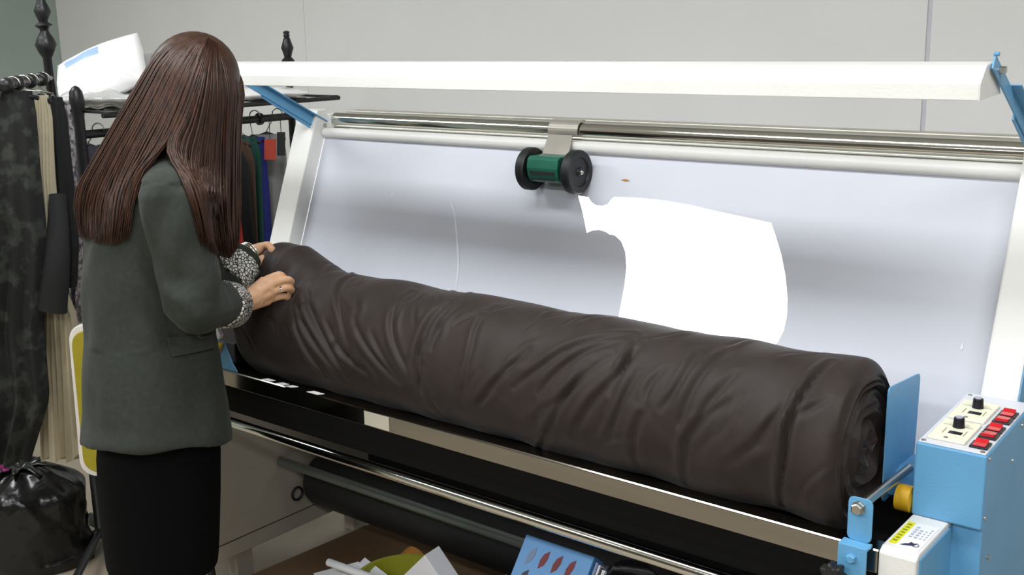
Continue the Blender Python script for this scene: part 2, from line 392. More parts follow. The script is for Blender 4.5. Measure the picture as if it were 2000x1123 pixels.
film = link('milky_film', film_mesh([(-2.4985, v0), (-.5415, v0), (-.5415, v1), (-2.4985, v1)], hole, .0012), M['film'], mach)
# scuffs on the film
sc = [(878, 388), (888, 420), (893, 470), (895, 520), (890, 572)]
pts = cr([onplane(x, y, BP - BN * .0025, BN) for x, y in sc], 16)
m = MB()
for i in range(15):
    wd = .004 * math.sin(math.pi * (i + .7) / 16)
    wd2 = .004 * math.sin(math.pi * (i + 1.7) / 16)
    m.prism([pts[i] - [wd, 0, 0], pts[i] + [wd, 0, 0], pts[i + 1] + [wd2, 0, 0], pts[i + 1] - [wd2, 0, 0]], -BN * .0003)
obj('scuff_mark', m, M['mark'], film)
m = MB(); c = onplane(1222, 352, BP - BN * .0025, BN); m.prism([c + [-.014, 0, 0], c + U_AX * .003, c + [.012, 0, 0], c - U_AX * .003], -BN * .0004); obj('scuff_mark', m, M['tan'], film)
for px, py in ((1878, 678), (766, 380)):
    m = MB(); c = onplane(px, py, BP - BN * .0025, BN); m.prism([c + [-.002, 0, 0], c + U_AX * .012 + [.001, 0, 0], c + [.003, 0, 0], c - U_AX * .008], -BN * .0004); obj('scuff_mark', m, M['mark'], film)

# rollers across the top
ry, rz, rr = 2.262, 1.358, .0225
o = obj('chrome_roller', MB().lathe([(rr - .006, 0), (rr, .004), (rr, 1.936), (rr - .006, 1.94)], (-2.488, ry, rz), (1, 0, 0), 40), M['chrome'], mach, smooth=40)
for x in (-2.499, -.548):
    obj('end_cap', MB().lathe([(.014, 0), (.014, .012)], (x, ry, rz), (1, 0, 0), 20), M['dark'], o, smooth=40)
obj('white_edge_roller', MB().lathe([(.0145, 0), (.0145, 1.95)], (-2.495, 2.225, 1.3225), (1, 0, 0), 24), M['white'], mach, smooth=40)
obj('back_rail', MB().box((-2.50, 2.315, 1.335), (-.54, 2.36, 1.383)), M['plate_grey'], mach, bevel=.003)

# hood with its fluorescent tube and folding arms
hp = [(1.842, 1.5365), (1.815, 1.509), (1.815, 1.4825), (1.822, 1.4825), (1.822, 1.506), (1.846, 1.530), (1.888, 1.533), (1.924, 1.486), (1.929, 1.488), (1.894, 1.5405)]
hood = obj('hood', MB().prism([(-2.52, y, z) for y, z in hp], (2.0, 0, 0)), M['white'], mach, bevel=.0015)
ec = [(1.842, 1.5365), (1.815, 1.509), (1.815, 1.4825), (1.929, 1.488), (1.894, 1.5405)]
for x in (-2.5215, -.520):
    obj('end_plate', MB().prism([(x, y, z) for y, z in ec], (.0015, 0, 0)), M['white'], hood)
obj('fluorescent_tube', MB().lathe([(.012, 0), (.012, 1.9)], (-2.47, 1.872, 1.507), (1, 0, 0), 16), M['paper'], hood, smooth=40)
for x, s in ((-2.515, 1), (-.515, 1)):
    a, b = np.array([x, 1.868, 1.537]), np.array([x, 2.238, 1.338])
    d = nrm(b - a); n = np.array([0, -d[2], d[1]]); n = n if n[2] > 0 else -n
    arm = MB().prism([a - n * .013 - d * .012, a + n * .011 - d * .012, b + n * .013, b - n * .016], (.0035, 0, 0))
    arm.prism([a + n * .011 + d * .1, a + n * .014 + d * .1, b + n * .016, b + n * .013], (.02, 0, 0))
    ar = obj('folding_arm', arm, M['blue'], mach, bevel=.001)
    st = MB().prism([a + d * .17 - n * .02, a + d * .17 + n * .006, b + d * .02 + n * .010, b + d * .02 - n * .028], (-.004, 0, 0))
    obj('stay_plate', st, M['blue'], ar, bevel=.001)
    obj('bolt', MB().lathe([(.006, -.006), (.006, .014)], a + d * .02, (1, 0, 0), 8), M['zinc'], ar)
    obj('bolt', MB().lathe([(.007, -.008), (.007, .016)], b - d * .012, (1, 0, 0), 8), M['zinc'], ar)
    obj('hinge_lip', MB().lathe([(.0035, 0), (.0035, .008)], a + n * .012 - d * .012, (1, 0, 0), 10), M['blue'], ar)
    obj('bearing_block', MB().box((x + (.013 if x < -2 else -.03), 2.235, 1.335), (x + (.03 if x < -2 else -.013), 2.285, 1.378)), M['white'], mach, bevel=.004)

# front rail, belt, tubes
RX1 = X1 - .001               # right end of everything that spans the machine
def span(prof, x0=X0 + .001, x1=RX1): return MB().prism([(x0, y, z) for y, z in prof], (x1 - x0, 0, 0))
ch = obj('front_steel_rail', span([(FY, .753), (FY, .790), (FY + .003, .7925), (FY + .037, .7925), (FY + .037, .790), (FY + .005, .7885), (FY + .003, .753)]), M['steel'], mach, bevel=.0008)
for px, w_ in ((503, .027), (533, .023), (553, .02), (596, .021), (610, .012)):  # ceiling-light reflections on the rail top, painted as thin white strips
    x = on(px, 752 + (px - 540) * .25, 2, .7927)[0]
    obj('painted_glint', MB().prism([(x, FY + .004, .7926), (x + w_, FY + .004, .7926), (x + w_ + .011, FY + .018, .7926), (x + .011, FY + .018, .7926)], (0, 0, .0006)), M['lab_white'], ch)
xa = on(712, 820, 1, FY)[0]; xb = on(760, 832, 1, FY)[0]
obj('painted_reflection', MB().box((xa, FY - .0006, .7555), (xb, FY - .0001, .788)), M['rail_reflection'], ch)  # bright reflection in the steel face, put in as a pale patch
obj('belt_apron', span([(FY + .005, .752), (FY + .011, .701), (FY + .029, .671), (FY + .045, .671), (FY + .028, .701), (FY + .023, .752)]), M['belt'], mach, smooth=30)
obj('belt_cradle', span([(FY + .012, .787), (FY + .040, .787), (FY + .060, .757), (1.735, .738), (1.815, .745), (1.87, .79), (1.905, .79), (1.905, .665), (1.655, .665), (1.632, .71), (1.632, .745)]), M['belt'], mach)
obj('front_chrome_tube', MB().lathe([(.0135, 0), (.0135, RX1 - X0 - .002)], (X0 + .001, FY + .029, .639), (1, 0, 0), 24), M['chrome'], mach, smooth=40)
obj('rear_pipe', MB().lathe([(.014, 0), (.014, RX1 - X0 - .002)], (X0 + .001, 1.998, .348), (1, 0, 0), 20), M['pipe'], mach, smooth=40)
lr = obj('lower_rubber_roller', MB().lathe([(.02, 0), (.02, .03), (.078, .03), (.082, .045), (.082, 1.88), (.02, 1.88)], (-2.515, 2.12, .262), (1, 0, 0), 32), M['rubber'], mach, smooth=40)
hk = [np.array([-2.505, 2.035 + .020 * math.cos(a), .235 + .020 * math.sin(a)]) for a in np.linspace(0, 2 * math.pi, 14)]
obj('hook_ring', MB().tube(hk, .004, 8), M['rubber'], lr, smooth=True)
obj('added_dark_backing', MB().box((X0 + .001, 2.36, .14), (RX1, 2.375, .80)), M['dark'], mach)  # black sheet added to darken the space behind the rollers
# end guides with yellow rollers (right one beside the control box, left one by the woman)
def rounded(pts, r=.013, n=5):
    pts = [np.asarray(p, float) for p in pts]; out = []
    for i, p in enumerate(pts):
        a, b = pts[i - 1], pts[(i + 1) % len(pts)]; p0 = p + nrm(a - p) * r; p1 = p + nrm(b - p) * r
        for t in np.linspace(0, 1, n): out.append((1 - t) ** 2 * p0 + 2 * t * (1 - t) * p + t * t * p1)
    return out
for x, s in ((-.623, 1), (-2.225, -1)):
    g = obj('end_guide', MB().prism(rounded([(x, 1.782, .792), (x, 1.782, 1.002), (x, 1.940, .988), (x, 1.933, .792)]), (.0027, 0, 0)), M['blue'], mach)
    if s > 0:
        obj('guide_flange', MB().prism([(x + .0027, 1.807, .8005), (x + .0027, 1.93, .8005), (x + .0027, 1.93, .836), (x + .0027, 1.86, .836), (x + .0027, 1.807, .821)], (.0585, 0, 0)), M['blue'], g)
        obj('guide_rod', MB().lathe([(.0076, 0), (.0076, .222)], (-.5945, FY - .004, .8565), nrm([.004, .25, -.006]), 16), M['zinc'], g, smooth=40)
    yr = MB().lathe([(.014, 0), (.023, .003), (.023, .027), (.014, .03)], (x + .031 if s > 0 else x + .005, 1.767, .8185), (1, 0, 0), 20)
    obj('yellow_roller', yr, M['yellow_pl'], g, smooth=40)
obj('cradle_cover', MB().box((X0 + .002, 1.655, .7905), (-2.245, 1.95, .845)), M['dark'], mach, bevel=.004)
# small blue guide with yellow stop at the rail's left end
gl = obj('left_guide', MB().prism([(-2.262, FY + .006, .793), (-2.262, FY + .006, .868), (-2.225, FY + .006, .862), (-2.196, FY + .006, .812), (-2.180, FY + .006, .793)], (0, .003, 0)), M['blue'], mach)
obj('yellow_stop', MB().prism([(-2.262, FY - .002, .822), (-2.262, FY - .002, .862), (-2.222, FY - .002, .862), (-2.238, FY - .002, .840)], (0, .007, 0)), M['yellow_pl'], gl)
obj('white_cap', MB().prism([(-2.262, FY - .004, .872), (-2.262, FY - .004, .900), (-2.232, FY - .004, .900), (-2.222, FY - .004, .884), (-2.230, FY - .004, .872)], (0, .01, 0)), M['white'], gl)
# bracket on the front rail with hex bolt and star knob
bx0, bx1 = -.617, -.570
br = MB().prism(rounded([(bx0 + .005, FY, .799), (bx0 + .005, FY, .873), (bx1 - .002, FY, .873), (bx1 - .002, FY, .799)], .011), (0, .003, 0))
br.box((bx0, FY - .020, .7937), (bx1, FY + .003, .799)); br.box((bx0, FY - .022, .737), (bx1, FY - .0185, .799))
bk = obj('rail_bracket', br, M['blue'], mach, bevel=.001)
obj('hex_bolt', MB().lathe([(.012, 0), (.012, .0027), (.0102, .0027), (.0102, .0107), (.008, .0125)], (-.5945, FY, .8565), (0, -1, 0), 6), M['zinc'], bk)
obj('hex_bolt', MB().lathe([(.008, 0), (.008, .006), (.006, .009)], (-.5935, FY - .022, .779), (0, -1, 0), 6), M['blue'], bk)
st = MB().lathe([(.006, 0), (.006, .011)], (-.614, FY - .022, .752), (0, -1, 0), 10)
rings = []
for h, k in ((.0107, .85), (.0133, 1.0), (.0285, 1.0), (.032, .85)):
    rings.append([(-.614 + k * (.0187 + .0031 * math.cos(7 * a)) * math.cos(a), FY - .022 - h, .752 + k * (.0187 + .0031 * math.cos(7 * a)) * math.sin(a)) for a in np.linspace(0, 2 * math.pi, 56, endpoint=False)])
st.loft(rings); obj('star_knob', st, M['rubber'], bk, smooth=40)

# ------------------------------------------------------------------ yardage counter hanging from the chrome roller
cnt = thing('yardage_counter', (-1.58, 2.15, 1.21), 'green length counter with two black rubber wheels clipped to the chrome roller', 'counter')
wy, wz = 2.155, 1.272
for x in (-1.680, -1.543):
    w_ = MB().lathe([(.010, 0), (.020, .001), (.034, .001), (.036, -.002), (.050, -.002), (.053, .002), (.053, .019), (.050, .023), (.036, .023), (.034, .019), (.012, .019), (.010, .023)], (x, wy, wz), (1, 0, 0), 40)
    wo = obj('wheel', w_, M['rubber'], cnt, smooth=35)
    obj('hub', MB().lathe([(.006, 0), (.006, .004), (.003, .007)], (x + .023, wy, wz), (1, 0, 0), 12), M['zinc'], wo, smooth=40)
obj('axle', MB().lathe([(.006, 0), (.006, .14)], (-1.675, wy, wz), (1, 0, 0), 12), M['zinc'], cnt)
cb = obj('counter_body', MB().prism([(-1.648, y, z) for y, z in [(2.118, 1.252), (2.112, 1.262), (2.108, 1.281), (2.112, 1.303), (2.122, 1.309), (2.175, 1.309), (2.18, 1.25), (2.128, 1.245)]], (.092, 0, 0)), M['counter_green'], cnt, bevel=.002)
obj('register_slot', MB().box((-1.640, 2.1085, 1.266), (-1.566, 2.114, 1.274)), M['dark'], cb)
obj('register_slot', MB().box((-1.640, 2.115, 1.2515), (-1.57, 2.1195, 1.256)), M['dark'], cb)
obj('hanger_plate', MB().prism([(-1.646, 2.168, 1.30), (-1.566, 2.168, 1.30), (-1.592, 2.224, 1.349), (-1.665, 2.224, 1.349)], (0, -.002, .0025)), M['plate_grey'], cnt)
cl = [np.array([0, ry + (rr + .004) * math.cos(a), rz + (rr + .004) * math.sin(a)]) for a in np.linspace(math.radians(200), math.radians(70), 12)]
m = MB()
for a, b in zip(cl[:-1], cl[1:]):
    o_ = nrm([0, (a[1] + b[1]) / 2 - ry, (a[2] + b[2]) / 2 - rz]) * .002
    m.prism([a + [-1.676, 0, 0], b + [-1.676, 0, 0], b + [-1.676, 0, 0] + o_, a + [-1.676, 0, 0] + o_], (.09, 0, 0))
obj('roller_clip', m, M['plate_grey'], cnt)

# ------------------------------------------------------------------ big roll of dark cloth
RC, RZ, RR = 1.755, .8985, .1465
U0, U1 = -2.195, -.645
def roll_uv(px, py):
    d = ray(px, py); oy, oz = CAM[1] - RC, CAM[2] - RZ
    a = d[1] ** 2 + d[2] ** 2; b = 2 * (oy * d[1] + oz * d[2]); c = oy * oy + oz * oz - (RR + .004) ** 2
    disc = max(b * b - 4 * a * c, 0); t = (-b - math.sqrt(disc)) / (2 * a); p = CAM + d * t
    return p[0], math.atan2(-(p[1] - RC), p[2] - RZ)
def c8(L): return [(560 + x / 2.553, 460 + y / 2.553) for x, y in L]
def c7(L): return [(1180 + x / 2.955, 640 + y / 2.955) for x, y in L]
folds = [(c8(L), A, W) for L, A, W in [
 ([(330,190),(270,225),(248,300),(262,400),(300,520)], 1.0, 1), ([(97,250),(105,340),(130,420),(200,560),(290,690)], 1.3, 1.2),
 ([(40,330),(100,480),(190,620),(290,730)], 1.1, 1), ([(620,265),(560,310),(520,400),(525,520),(590,660),(615,730)], .9, 1),
 ([(800,340),(720,410),(670,500),(640,620),(660,760),(760,890)], 1.4, 1.1), ([(860,340),(790,400),(740,480),(715,560)], .9, .9),
 ([(1040,345),(960,420),(920,560),(890,700),(875,790)], .8, 1), ([(1200,560),(1080,680),(980,800),(940,880)], .9, 1),
 ([(1720,480),(1560,510),(1400,560),(1240,660),(1120,760)], 1.2, 1.1), ([(1650,520),(1500,570),(1330,690),(1250,790)], 1.1, 1),
 ([(1780,520),(1650,680),(1500,850),(1420,1000)], 1.2, 1.2), ([(1600,600),(1420,760),(1310,950),(1260,1070)], 1.0, 1),
 ([(330,400),(400,560),(480,660),(560,740)], .9, 1), ([(180,420),(260,560),(380,680)], 1.0, 1), ([(1000,370),(900,395),(840,430)], .7, .8),
 ([(20,300),(50,460),(110,600),(190,700)], 1.1, 1), ([(420,480),(470,600),(560,720)], .7, 1), ([(1500,640),(1380,800),(1180,960)], .8, 1.2)]]
folds += [(c7(L), A, W) for L, A, W in [
 ([(1310,190),(1200,290),(1110,450),(1060,600),(1030,800),(1015,1050)], 1.7, .9), ([(1540,240),(1440,370),(1390,500),(1380,620)], 1.4, .9),
 ([(540,140),(470,260),(400,380),(330,470)], .9, 1), ([(720,110),(620,200),(520,340),(430,560)], .8, 1.1), ([(180,60),(130,180),(30,380)], .9, 1),
 ([(760,260),(640,380),(520,560),(440,700)], .9, 1.2), ([(1100,420),(960,560),(880,660)], .8, 1.1), ([(1290,400),(1180,470),(1100,520)], .7, .9),
 ([(1560,250),(1490,420),(1455,600),(1475,760),(1440,900)], 1.6, .9), ([(700,420),(600,500),(500,620)], .7, 1), ([(200,240),(120,380),(60,520),(20,640)], .9, 1),
 ([(240,470),(190,560),(180,800)], 1.0, 1.3), ([(480,560),(460,760),(470,900)], .8, 1.2), ([(340,240),(260,330),(230,440)], .8, 1), ([(1000,480),(900,640),(700,800)], .6, 1.4)]]
NU, NT = 520, 220
us = np.linspace(U0, U1, NU); th = np.linspace(-math.pi, math.pi, NT, endpoint=False)
UU, TT = np.meshgrid(us, th, indexing='ij')
Rm = np.full_like(UU, RR)
PX, PY = UU, TT * RR
for L, A, W in folds:
    q = cr([(u, t * RR) for u, t in (roll_uv(*p) for p in L)], 14)
    best = np.full_like(UU, 9.0); sg = np.zeros_like(UU); tp = np.zeros_like(UU)
    for i in range(13):
        a, b = q[i], q[i + 1]; d = b - a; l2 = d.dot(d) + 1e-12
        t = np.clip(((PX - a[0]) * d[0] + (PY - a[1]) * d[1]) / l2, 0, 1)
        ex, ey = PX - (a[0] + t * d[0]), PY - (a[1] + t * d[1]); dist = np.hypot(ex, ey)
        m_ = dist < best; best = np.where(m_, dist, best); sg = np.where(m_, np.sign(d[0] * ey - d[1] * ex), sg); tp = np.where(m_, (i + t) / 13, tp)
    s_ = best * sg; env = np.clip(np.sin(np.pi * np.clip(tp, .03, .97)), 0, 1) ** .5; wd = .0060 * W
    Rm += A * env * (-.0062 * np.exp(-(s_ / wd) ** 2) + .0046 * np.exp(-((s_ - 1.9 * wd) / (1.4 * wd)) ** 2) + .0024 * np.exp(-((s_ + 2.2 * wd) / (1.8 * wd)) ** 2))
# short secondary creases, fanning away from the hands on the left and leaning the other way on the right
for k in range(70):
    u_, t_ = rng.uniform(U0, U1), rng.uniform(-.3, 1.9); dr = nrm([(.55 if u_ < -1.5 else -.75) * rng.uniform(.4, 1.3), 1.0]); l_ = rng.uniform(.05, .13)
    a = np.array([u_, t_ * RR]) - dr * l_ / 2; ex, ey = PX - a[0], PY - a[1]
    al = ex * dr[0] + ey * dr[1]; s_ = ex * dr[1] - ey * dr[0] + .012 * np.sin(al * 30 + k); tt_ = np.clip(al / l_, 0, 1)
    env = np.sin(np.pi * tt_) ** 1.2; wd = rng.uniform(.004, .008)
    Rm += rng.uniform(.5, 1.1) * env * (-.0030 * np.exp(-(s_ / wd) ** 2) + .0026 * np.exp(-((s_ - 1.9 * wd) / (1.4 * wd)) ** 2))
# soft wobble of loosely wound cloth
for k in range(26):
    fu, ft, ph = rng.uniform(6, 42), rng.integers(-3, 4), rng.uniform(0, 6.28)
    Rm += .00075 * np.sin(fu * UU + ft * TT + ph + 1.2 * np.sin(2 * TT + k))
# cloth pulled up by the hands near the left end
win = (1 - np.clip((UU + 2.085) / .115, 0, 1)) * sstep(-2.205, -2.150, UU)
lift = win * np.exp(-(np.abs(TT - .06) / .46) ** 2.6)
Rm += .056 * lift
pl = (1 - sstep(-2.06, -1.82, UU))
Rm += pl * .005 * np.sin(UU * 105 + TT * 3.0) * np.exp(-((TT - .75) / .55) ** 2)
# rounded ends
el = np.clip(((U0 + .03) - UU) / .03, 0, 1); Rm -= .016 * el ** 3
e = np.clip((UU - (U1 - .03)) / .03, 0, 1); Rm -= .018 * e ** 3
Rm *= 1 + .010 * np.cos(TT - .9) * sstep(-1.4, -.7, UU)
m = MB()
verts = np.stack([UU, RC - Rm * np.sin(TT), RZ + Rm * np.cos(TT)], -1)
verts[..., 2] = np.where(verts[..., 2] < .752, .752 + .06 * (verts[..., 2] - .752), verts[..., 2])
idx = np.arange(NU * NT).reshape(NU, NT); fs = []
m.v = [tuple(p) for p in verts.reshape(-1, 3)]
for i in range(NU - 1):
    r0, r1 = idx[i], idx[i + 1]
    fs.extend(zip(r0.tolist(), np.roll(r0, -1).tolist(), np.roll(r1, -1).tolist(), r1.tolist()))
# wound end face: layered rings
last = idx[-1].tolist(); base = verts[-1]
for k, f in enumerate((.97, .93, .90, .86, .83, .78, .74, .68, .62, .55, .48, .38, .25, .12, .04)):
    o0 = len(m.v); off = (.004 if k % 2 == 0 else -.004) + .003 * math.sin(k * 2.1)
    for j in range(NT):
        p = base[j]; wob = .003 * math.sin(3 * th[j] + k) + .0012 * math.sin(7 * th[j] + 2 * k)
        m.v.append((U1 + off + wob, RC + (p[1] - RC) * f, RZ + (p[2] - RZ) * f))
    cur = list(range(o0, o0 + NT))
    fs.extend((last[j], last[(j + 1) % NT], cur[(j + 1) % NT], cur[j]) for j in range(NT)); last = cur
fs.append(tuple(last)); fs.append(tuple(idx[0].tolist()[::-1]))
m.f = fs; m.m = [0] * len(fs)
rollt = thing('fabric_roll', (-1.6, RC, .75), 'long thick roll of dark brown cloth lying in the cradle of the machine', 'fabric roll')
obj('wound_cloth', m, M['cloth'], rollt, smooth=50)
obj('cardboard_core', MB().lathe([(.026, 0), (.026, 1.53), (.022, 1.53), (.022, 1.50)], (U0 - .003, RC, RZ), (1, 0, 0), 24), M['card'], rollt, smooth=40)

# ------------------------------------------------------------------ the woman
BF = nrm([.362, .929, 0]); BR = nrm([.929, -.362, 0]); ZV = np.array([0, 0, 1.0])
woman = thing('person', np.append(at(330, 1000, 2.42)[:2], 0), 'woman in a dark grey-green blazer and black skirt with long brown hair, handling the cloth', 'person')
D0 = 2.42
def ring(py, L, R, D, a=None, b=None, n=2.3, seg=56, fn=None):
    c = (at(L, py, D) + at(R, py, D)) / 2; w_ = np.linalg.norm(at(R, py, D) - at(L, py, D)) / 2
    a = a or 1.16 * w_; b = b or .94 * w_; out = []
    for t in np.linspace(0, 2 * math.pi, seg, endpoint=False):
        ct, st_ = math.cos(t), math.sin(t); k = (abs(ct) ** n + abs(st_) ** n) ** (-1 / n)
        f = 1.0 if fn is None else fn(t)
        out.append(c + BR * a * ct * k * f + BF * b * st_ * k * f)
    return out
# arm joints
SR, ER, WR = at(338, 384, 2.255), at(376, 590, 2.245), at(464, 597, 2.49)
SL, EL, WL = at(318, 345, 2.53), at(412, 588, 2.55), at(480, 500, 2.66)
# blazer: torso and both sleeves as one continuous cloth surface
bz = MB()
def tilt(rg, k):
    c = np.mean(rg, axis=0); return [p + ZV * k * (c - p).dot(FH) for p in rg]      # hem rides up on the near side
bz.loft([tilt(ring(862, 158, 452, D0), .24), tilt(ring(857, 158, 452, D0), .24), tilt(ring(842, 158, 451, D0), .20)] + [ring(*r) for r in [(790, 161, 445, D0), (740, 161, 436, D0), (690, 161, 428, D0), (640, 161, 420, D0),
        (580, 161, 416, D0), (520, 161, 420, D0), (460, 163, 424, D0), (400, 170, 418, D0, .175, .120), (365, 188, 410, D0, .170, .105), (335, 222, 395, D0, .145, .085), (305, 262, 378, D0, .085, .06), (282, 290, 370, D0, .062, .055)]])
bz.tube([at(330, 318, 2.42), at(330, 335, 2.36), SR], [.055, .062, .066], 20)
for a, b, c, rs in ((SR, ER, WR, (.072, .068, .058, .060, .052, .047)), (SL, EL, WL, (.070, .064, .055, .056, .050, .044))):
    pts = [a + (0, 0, .012), a * .72 + b * .28, a * .25 + b * .75, b, b * .5 + c * .5, b * .16 + c * .84]
    bz.tube(cr(pts, 22), np.interp(np.linspace(0, 5, 22), range(6), rs), 28)
    bz.ell(a, (.072, .070, .066), axes=(BR, BF, ZV))
def drape(co, no):
    for i in range(len(co)):
        p = co[i]; v = Vector(p)
        d = .0055 * noise.noise(v * 7) + .0028 * noise.noise(Vector((p[0] * 20, p[1] * 20, p[2] * 9)))
        # folds gathered on the sleeve around the elbow
        q = p - ER; dd = math.sqrt(q.dot(q))
        if dd < .16:
            d += .006 * (1 - dd / .16) * math.sin(75 * (p[2] * .8 + q.dot(RH) * .9) + 2 * noise.noise(v * 9))
        # long soft hanging folds
        d += .0035 * math.sin(26 * q.dot(RH) + 3 * noise.noise(Vector((p[0] * 5, p[1] * 5, p[2] * 2)))) * (.3 + .7 * float(sstep(1.05, .85, p[2])))
        # diagonal drag lines down the upper arm and across the back
        if .95 < p[2] < 1.32:
            w3 = q.dot(RH) - .55 * (p[2] - ER[2]); d += .0050 * math.sin(62 * w3 + 2.5 * noise.noise(v * 5)) * max(0, noise.noise(v * 4 + Vector((3, 1, 7))) + .35)
        co[i] = p + no[i] * d
    return co
blz = link('blazer', remesh(bz, .0055, 5, drape), M['blazer'], woman, smooth=True)
# pocket flap on the right hip: follows the jacket surface
from mathutils.bvhtree import BVHTree
dgv = bpy.context.evaluated_depsgraph_get(); dgv.update()
tree = BVHTree.FromPolygons([v.co for v in blz.data.vertices], [tuple(p.vertices) for p in blz.data.polygons])
def cast(px, py, lift):
    d = Vector(ray(px, py)).normalized(); h = tree.ray_cast(Vector(CAM), d)
    return np.array(h[0]) + np.array(h[1]) * lift
fm = MB(); g0, g1 = [], []
NI, NJ = 14, 6
for j in range(NJ):
    for i in range(NI):
        u, v = i / (NI - 1), j / (NJ - 1)
        x = 326 + 84 * u + (9 * v if u < .5 else 6 * v); y = 660 - 8 * u + v * (36 - 8 * u)
        g0.append(cast(x, y, .0005)); g1.append(cast(x, y, .0085 - .003 * abs(u - .5) ** 4 * 16 * v))
fm.v = [tuple(p) for p in g0 + g1]; n = NI * NJ
for j in range(NJ - 1):
    for i in range(NI - 1):
        a = j * NI + i; fm.f.append((a, a + 1, a + NI + 1, a + NI)); fm.f.append((n + a, n + a + NI, n + a + NI + 1, n + a + 1))
bd = [i for i in range(NI)] + [j * NI + NI - 1 for j in range(1, NJ)] + [(NJ - 1) * NI + i for i in range(NI - 2, -1, -1)] + [j * NI for j in range(NJ - 2, 0, -1)]
for a, b in zip(bd, bd[1:] + bd[:1]): fm.f.append((a, n + a, n + b, b))
fm.m = [0] * len(fm.f)
obj('pocket_flap', fm, M['blazer'], blz, smooth=50)
# turned-back printed cuffs
for b, c, r0, r1, t0, t1 in ((ER, WR, .0545, .0530, .60, .84), (EL, WL, .0580, .0520, .42, .86)):
    p0, p1 = b * (1 - t0) + c * t0, b * (1 - t1) + c * t1
    cf = MB(); ax = p1 - p0; L = np.linalg.norm(ax)
    cf.lathe([(r0 - .006, 0), (r0, .002), (r1, L), (r1 - .004, L + .004), (r1 - .010, L + .003), (r1 - .012, .01)], p0, ax, 32)
    obj('cuff', cf, M['cuff'], blz, smooth=50)
    ln_ = MB(); ln_.lathe([(r1 - .008, 0), (r1 - .006, .004), (r1 - .009, .022), (r1 - .013, .024), (r1 - .014, .002)], p1, ax, 32)
    obj('sleeve_lining', ln_, M['blazer'], blz, smooth=50)
# skirt
sk = MB()
sk.loft([ring(*r) for r in [(800, 195, 430, D0), (890, 190, 430, D0), (960, 193, 430, D0), (1040, 201, 428, D0), (1070, 205, 427, D0), (1092, 208, 425, D0), (1092, 221, 411, D0), (1050, 220, 412, D0)]])
obj('skirt', sk, M['skirt'], woman, smooth=60)
# body: head, neck, trunk, arms and legs in one surface; finely meshed hands joined on
HC = at(386, 166, 2.47)
hF = nrm(BF * .86 + np.array([0, 0, -.5])); hR = nrm(np.cross(hF, ZV)); hU = np.cross(hR, hF)
bd_ = MB()
bd_.ell(HC, (.070, .088, .098), 24, 16, (hR, hF, hU))
bd_.ell(HC + hF * .030 - hU * .062, (.048, .050, .050), 18, 12, (hR, hF, hU))                  # jaw
bd_.tube([HC + hF * .078 + hU * .008, HC + hF * .094 - hU * .018, HC + hF * .108 - hU * .034], [.008, .010, .012], 10)   # nose
for s_ in (-1, 1):
    bd_.ell(HC + hR * s_ * .070 - hF * .004 - hU * .012, (.010, .018, .030), 12, 8, (hR, hF, hU))   # ears
    bd_.ell(HC + hR * s_ * .030 + hF * .074 + hU * .014, (.022, .010, .008), 12, 8, (hR, hF, hU))   # brow
NK = at(330, 305, 2.42)
bd_.tube([HC - hU * .05 - hF * .015, HC * .4 + NK * .6, NK - (0, 0, .03)], [.048, .047, .055], 20)
bd_.loft([ring(*r) for r in [(860, 215, 405, D0), (760, 215, 390, D0), (640, 205, 375, D0), (520, 205, 380, D0), (420, 215, 375, D0), (360, 240, 370, D0, .13, .075), (315, 280, 365, D0, .07, .05)]])
for a, b, c in ((SR, ER, WR), (SL, EL, WL)):
    bd_.tube([a, (a + b) / 2, b, (b + c) / 2, c], [.046, .042, .037, .034, .026], 18)
hip = at(308, 830, D0); fl = np.array([hip[0], hip[1], 0])
for s_ in (-1, 1):
    h0 = np.array([hip[0], hip[1], .80]) + BR * s_ * .085; kn_ = np.array([hip[0], hip[1], .47]) + BR * s_ * .080 + BF * .015; an = np.array([hip[0], hip[1], .095]) + BR * s_ * .075
    bd_.tube([h0, (h0 + kn_) / 2, kn_, kn_ * .6 + an * .4, an, an - (0, 0, .05)], [.085, .070, .052, .050, .033, .032], 18)
    bd_.tube([an - (0, 0, .045) - BF * .03, an - (0, 0, .06) + BF * .07, an - (0, 0, .075) + BF * .15], [.030, .030, .022], 14)
body_me = remesh(bd_, .006, 6)
def finger(mb, pts, r):
    p = cr([at(*q) for q in pts], 12); n = len(p)
    mb.tube(p, [r * (1.08 - .26 * i / (n - 1)) for i in range(n)], 12)
    mb.ell(p[-1], (r * .82,) * 3, 12, 8)
    for q in pts[1:-1]: mb.ell(at(*q), (r * 1.03,) * 3, 12, 8)
def palm(mb, wr, mcps, rw, rk):
    prev = None
    for q in mcps:
        b = at(*q); mb.tube(cr([wr, wr * .5 + b * .5, b], 8), np.linspace(rw, rk, 8), 14)
        if prev is not None: mb.tube([prev, b], rk, 12); mb.tube([wr * .4 + prev * .6, wr * .4 + b * .6], (rw + rk) / 2, 12)
        prev = b
rh = MB()
rh.tube([ER * .35 + WR * .65, WR], [.030, .0255], 18)
mc = [(519, 547, 2.530), (527, 557, 2.525), (530, 571, 2.527), (527, 585, 2.535)]
wr = at(472, 595, 2.500); rh.tube([WR, wr], [.0255, .025], 16)
palm(rh, wr, mc, .022, .0125)
finger(rh, [mc[0], (544, 537, 2.540), (553, 541, 2.556), (552, 551, 2.572)], .0092)
finger(rh, [mc[1], (557, 546, 2.532), (568, 550, 2.550), (566, 559, 2.566)], .0094)
finger(rh, [mc[2], (558, 562, 2.532), (569, 566, 2.550), (566, 574, 2.566)], .0092)
finger(rh, [mc[3], (551, 579, 2.538), (563, 582, 2.552), (561, 589, 2.566)], .0082)
finger(rh, [(487, 584, 2.52), (510, 572, 2.568), (530, 562, 2.59), (545, 556, 2.60)], .0105)
lh = MB()
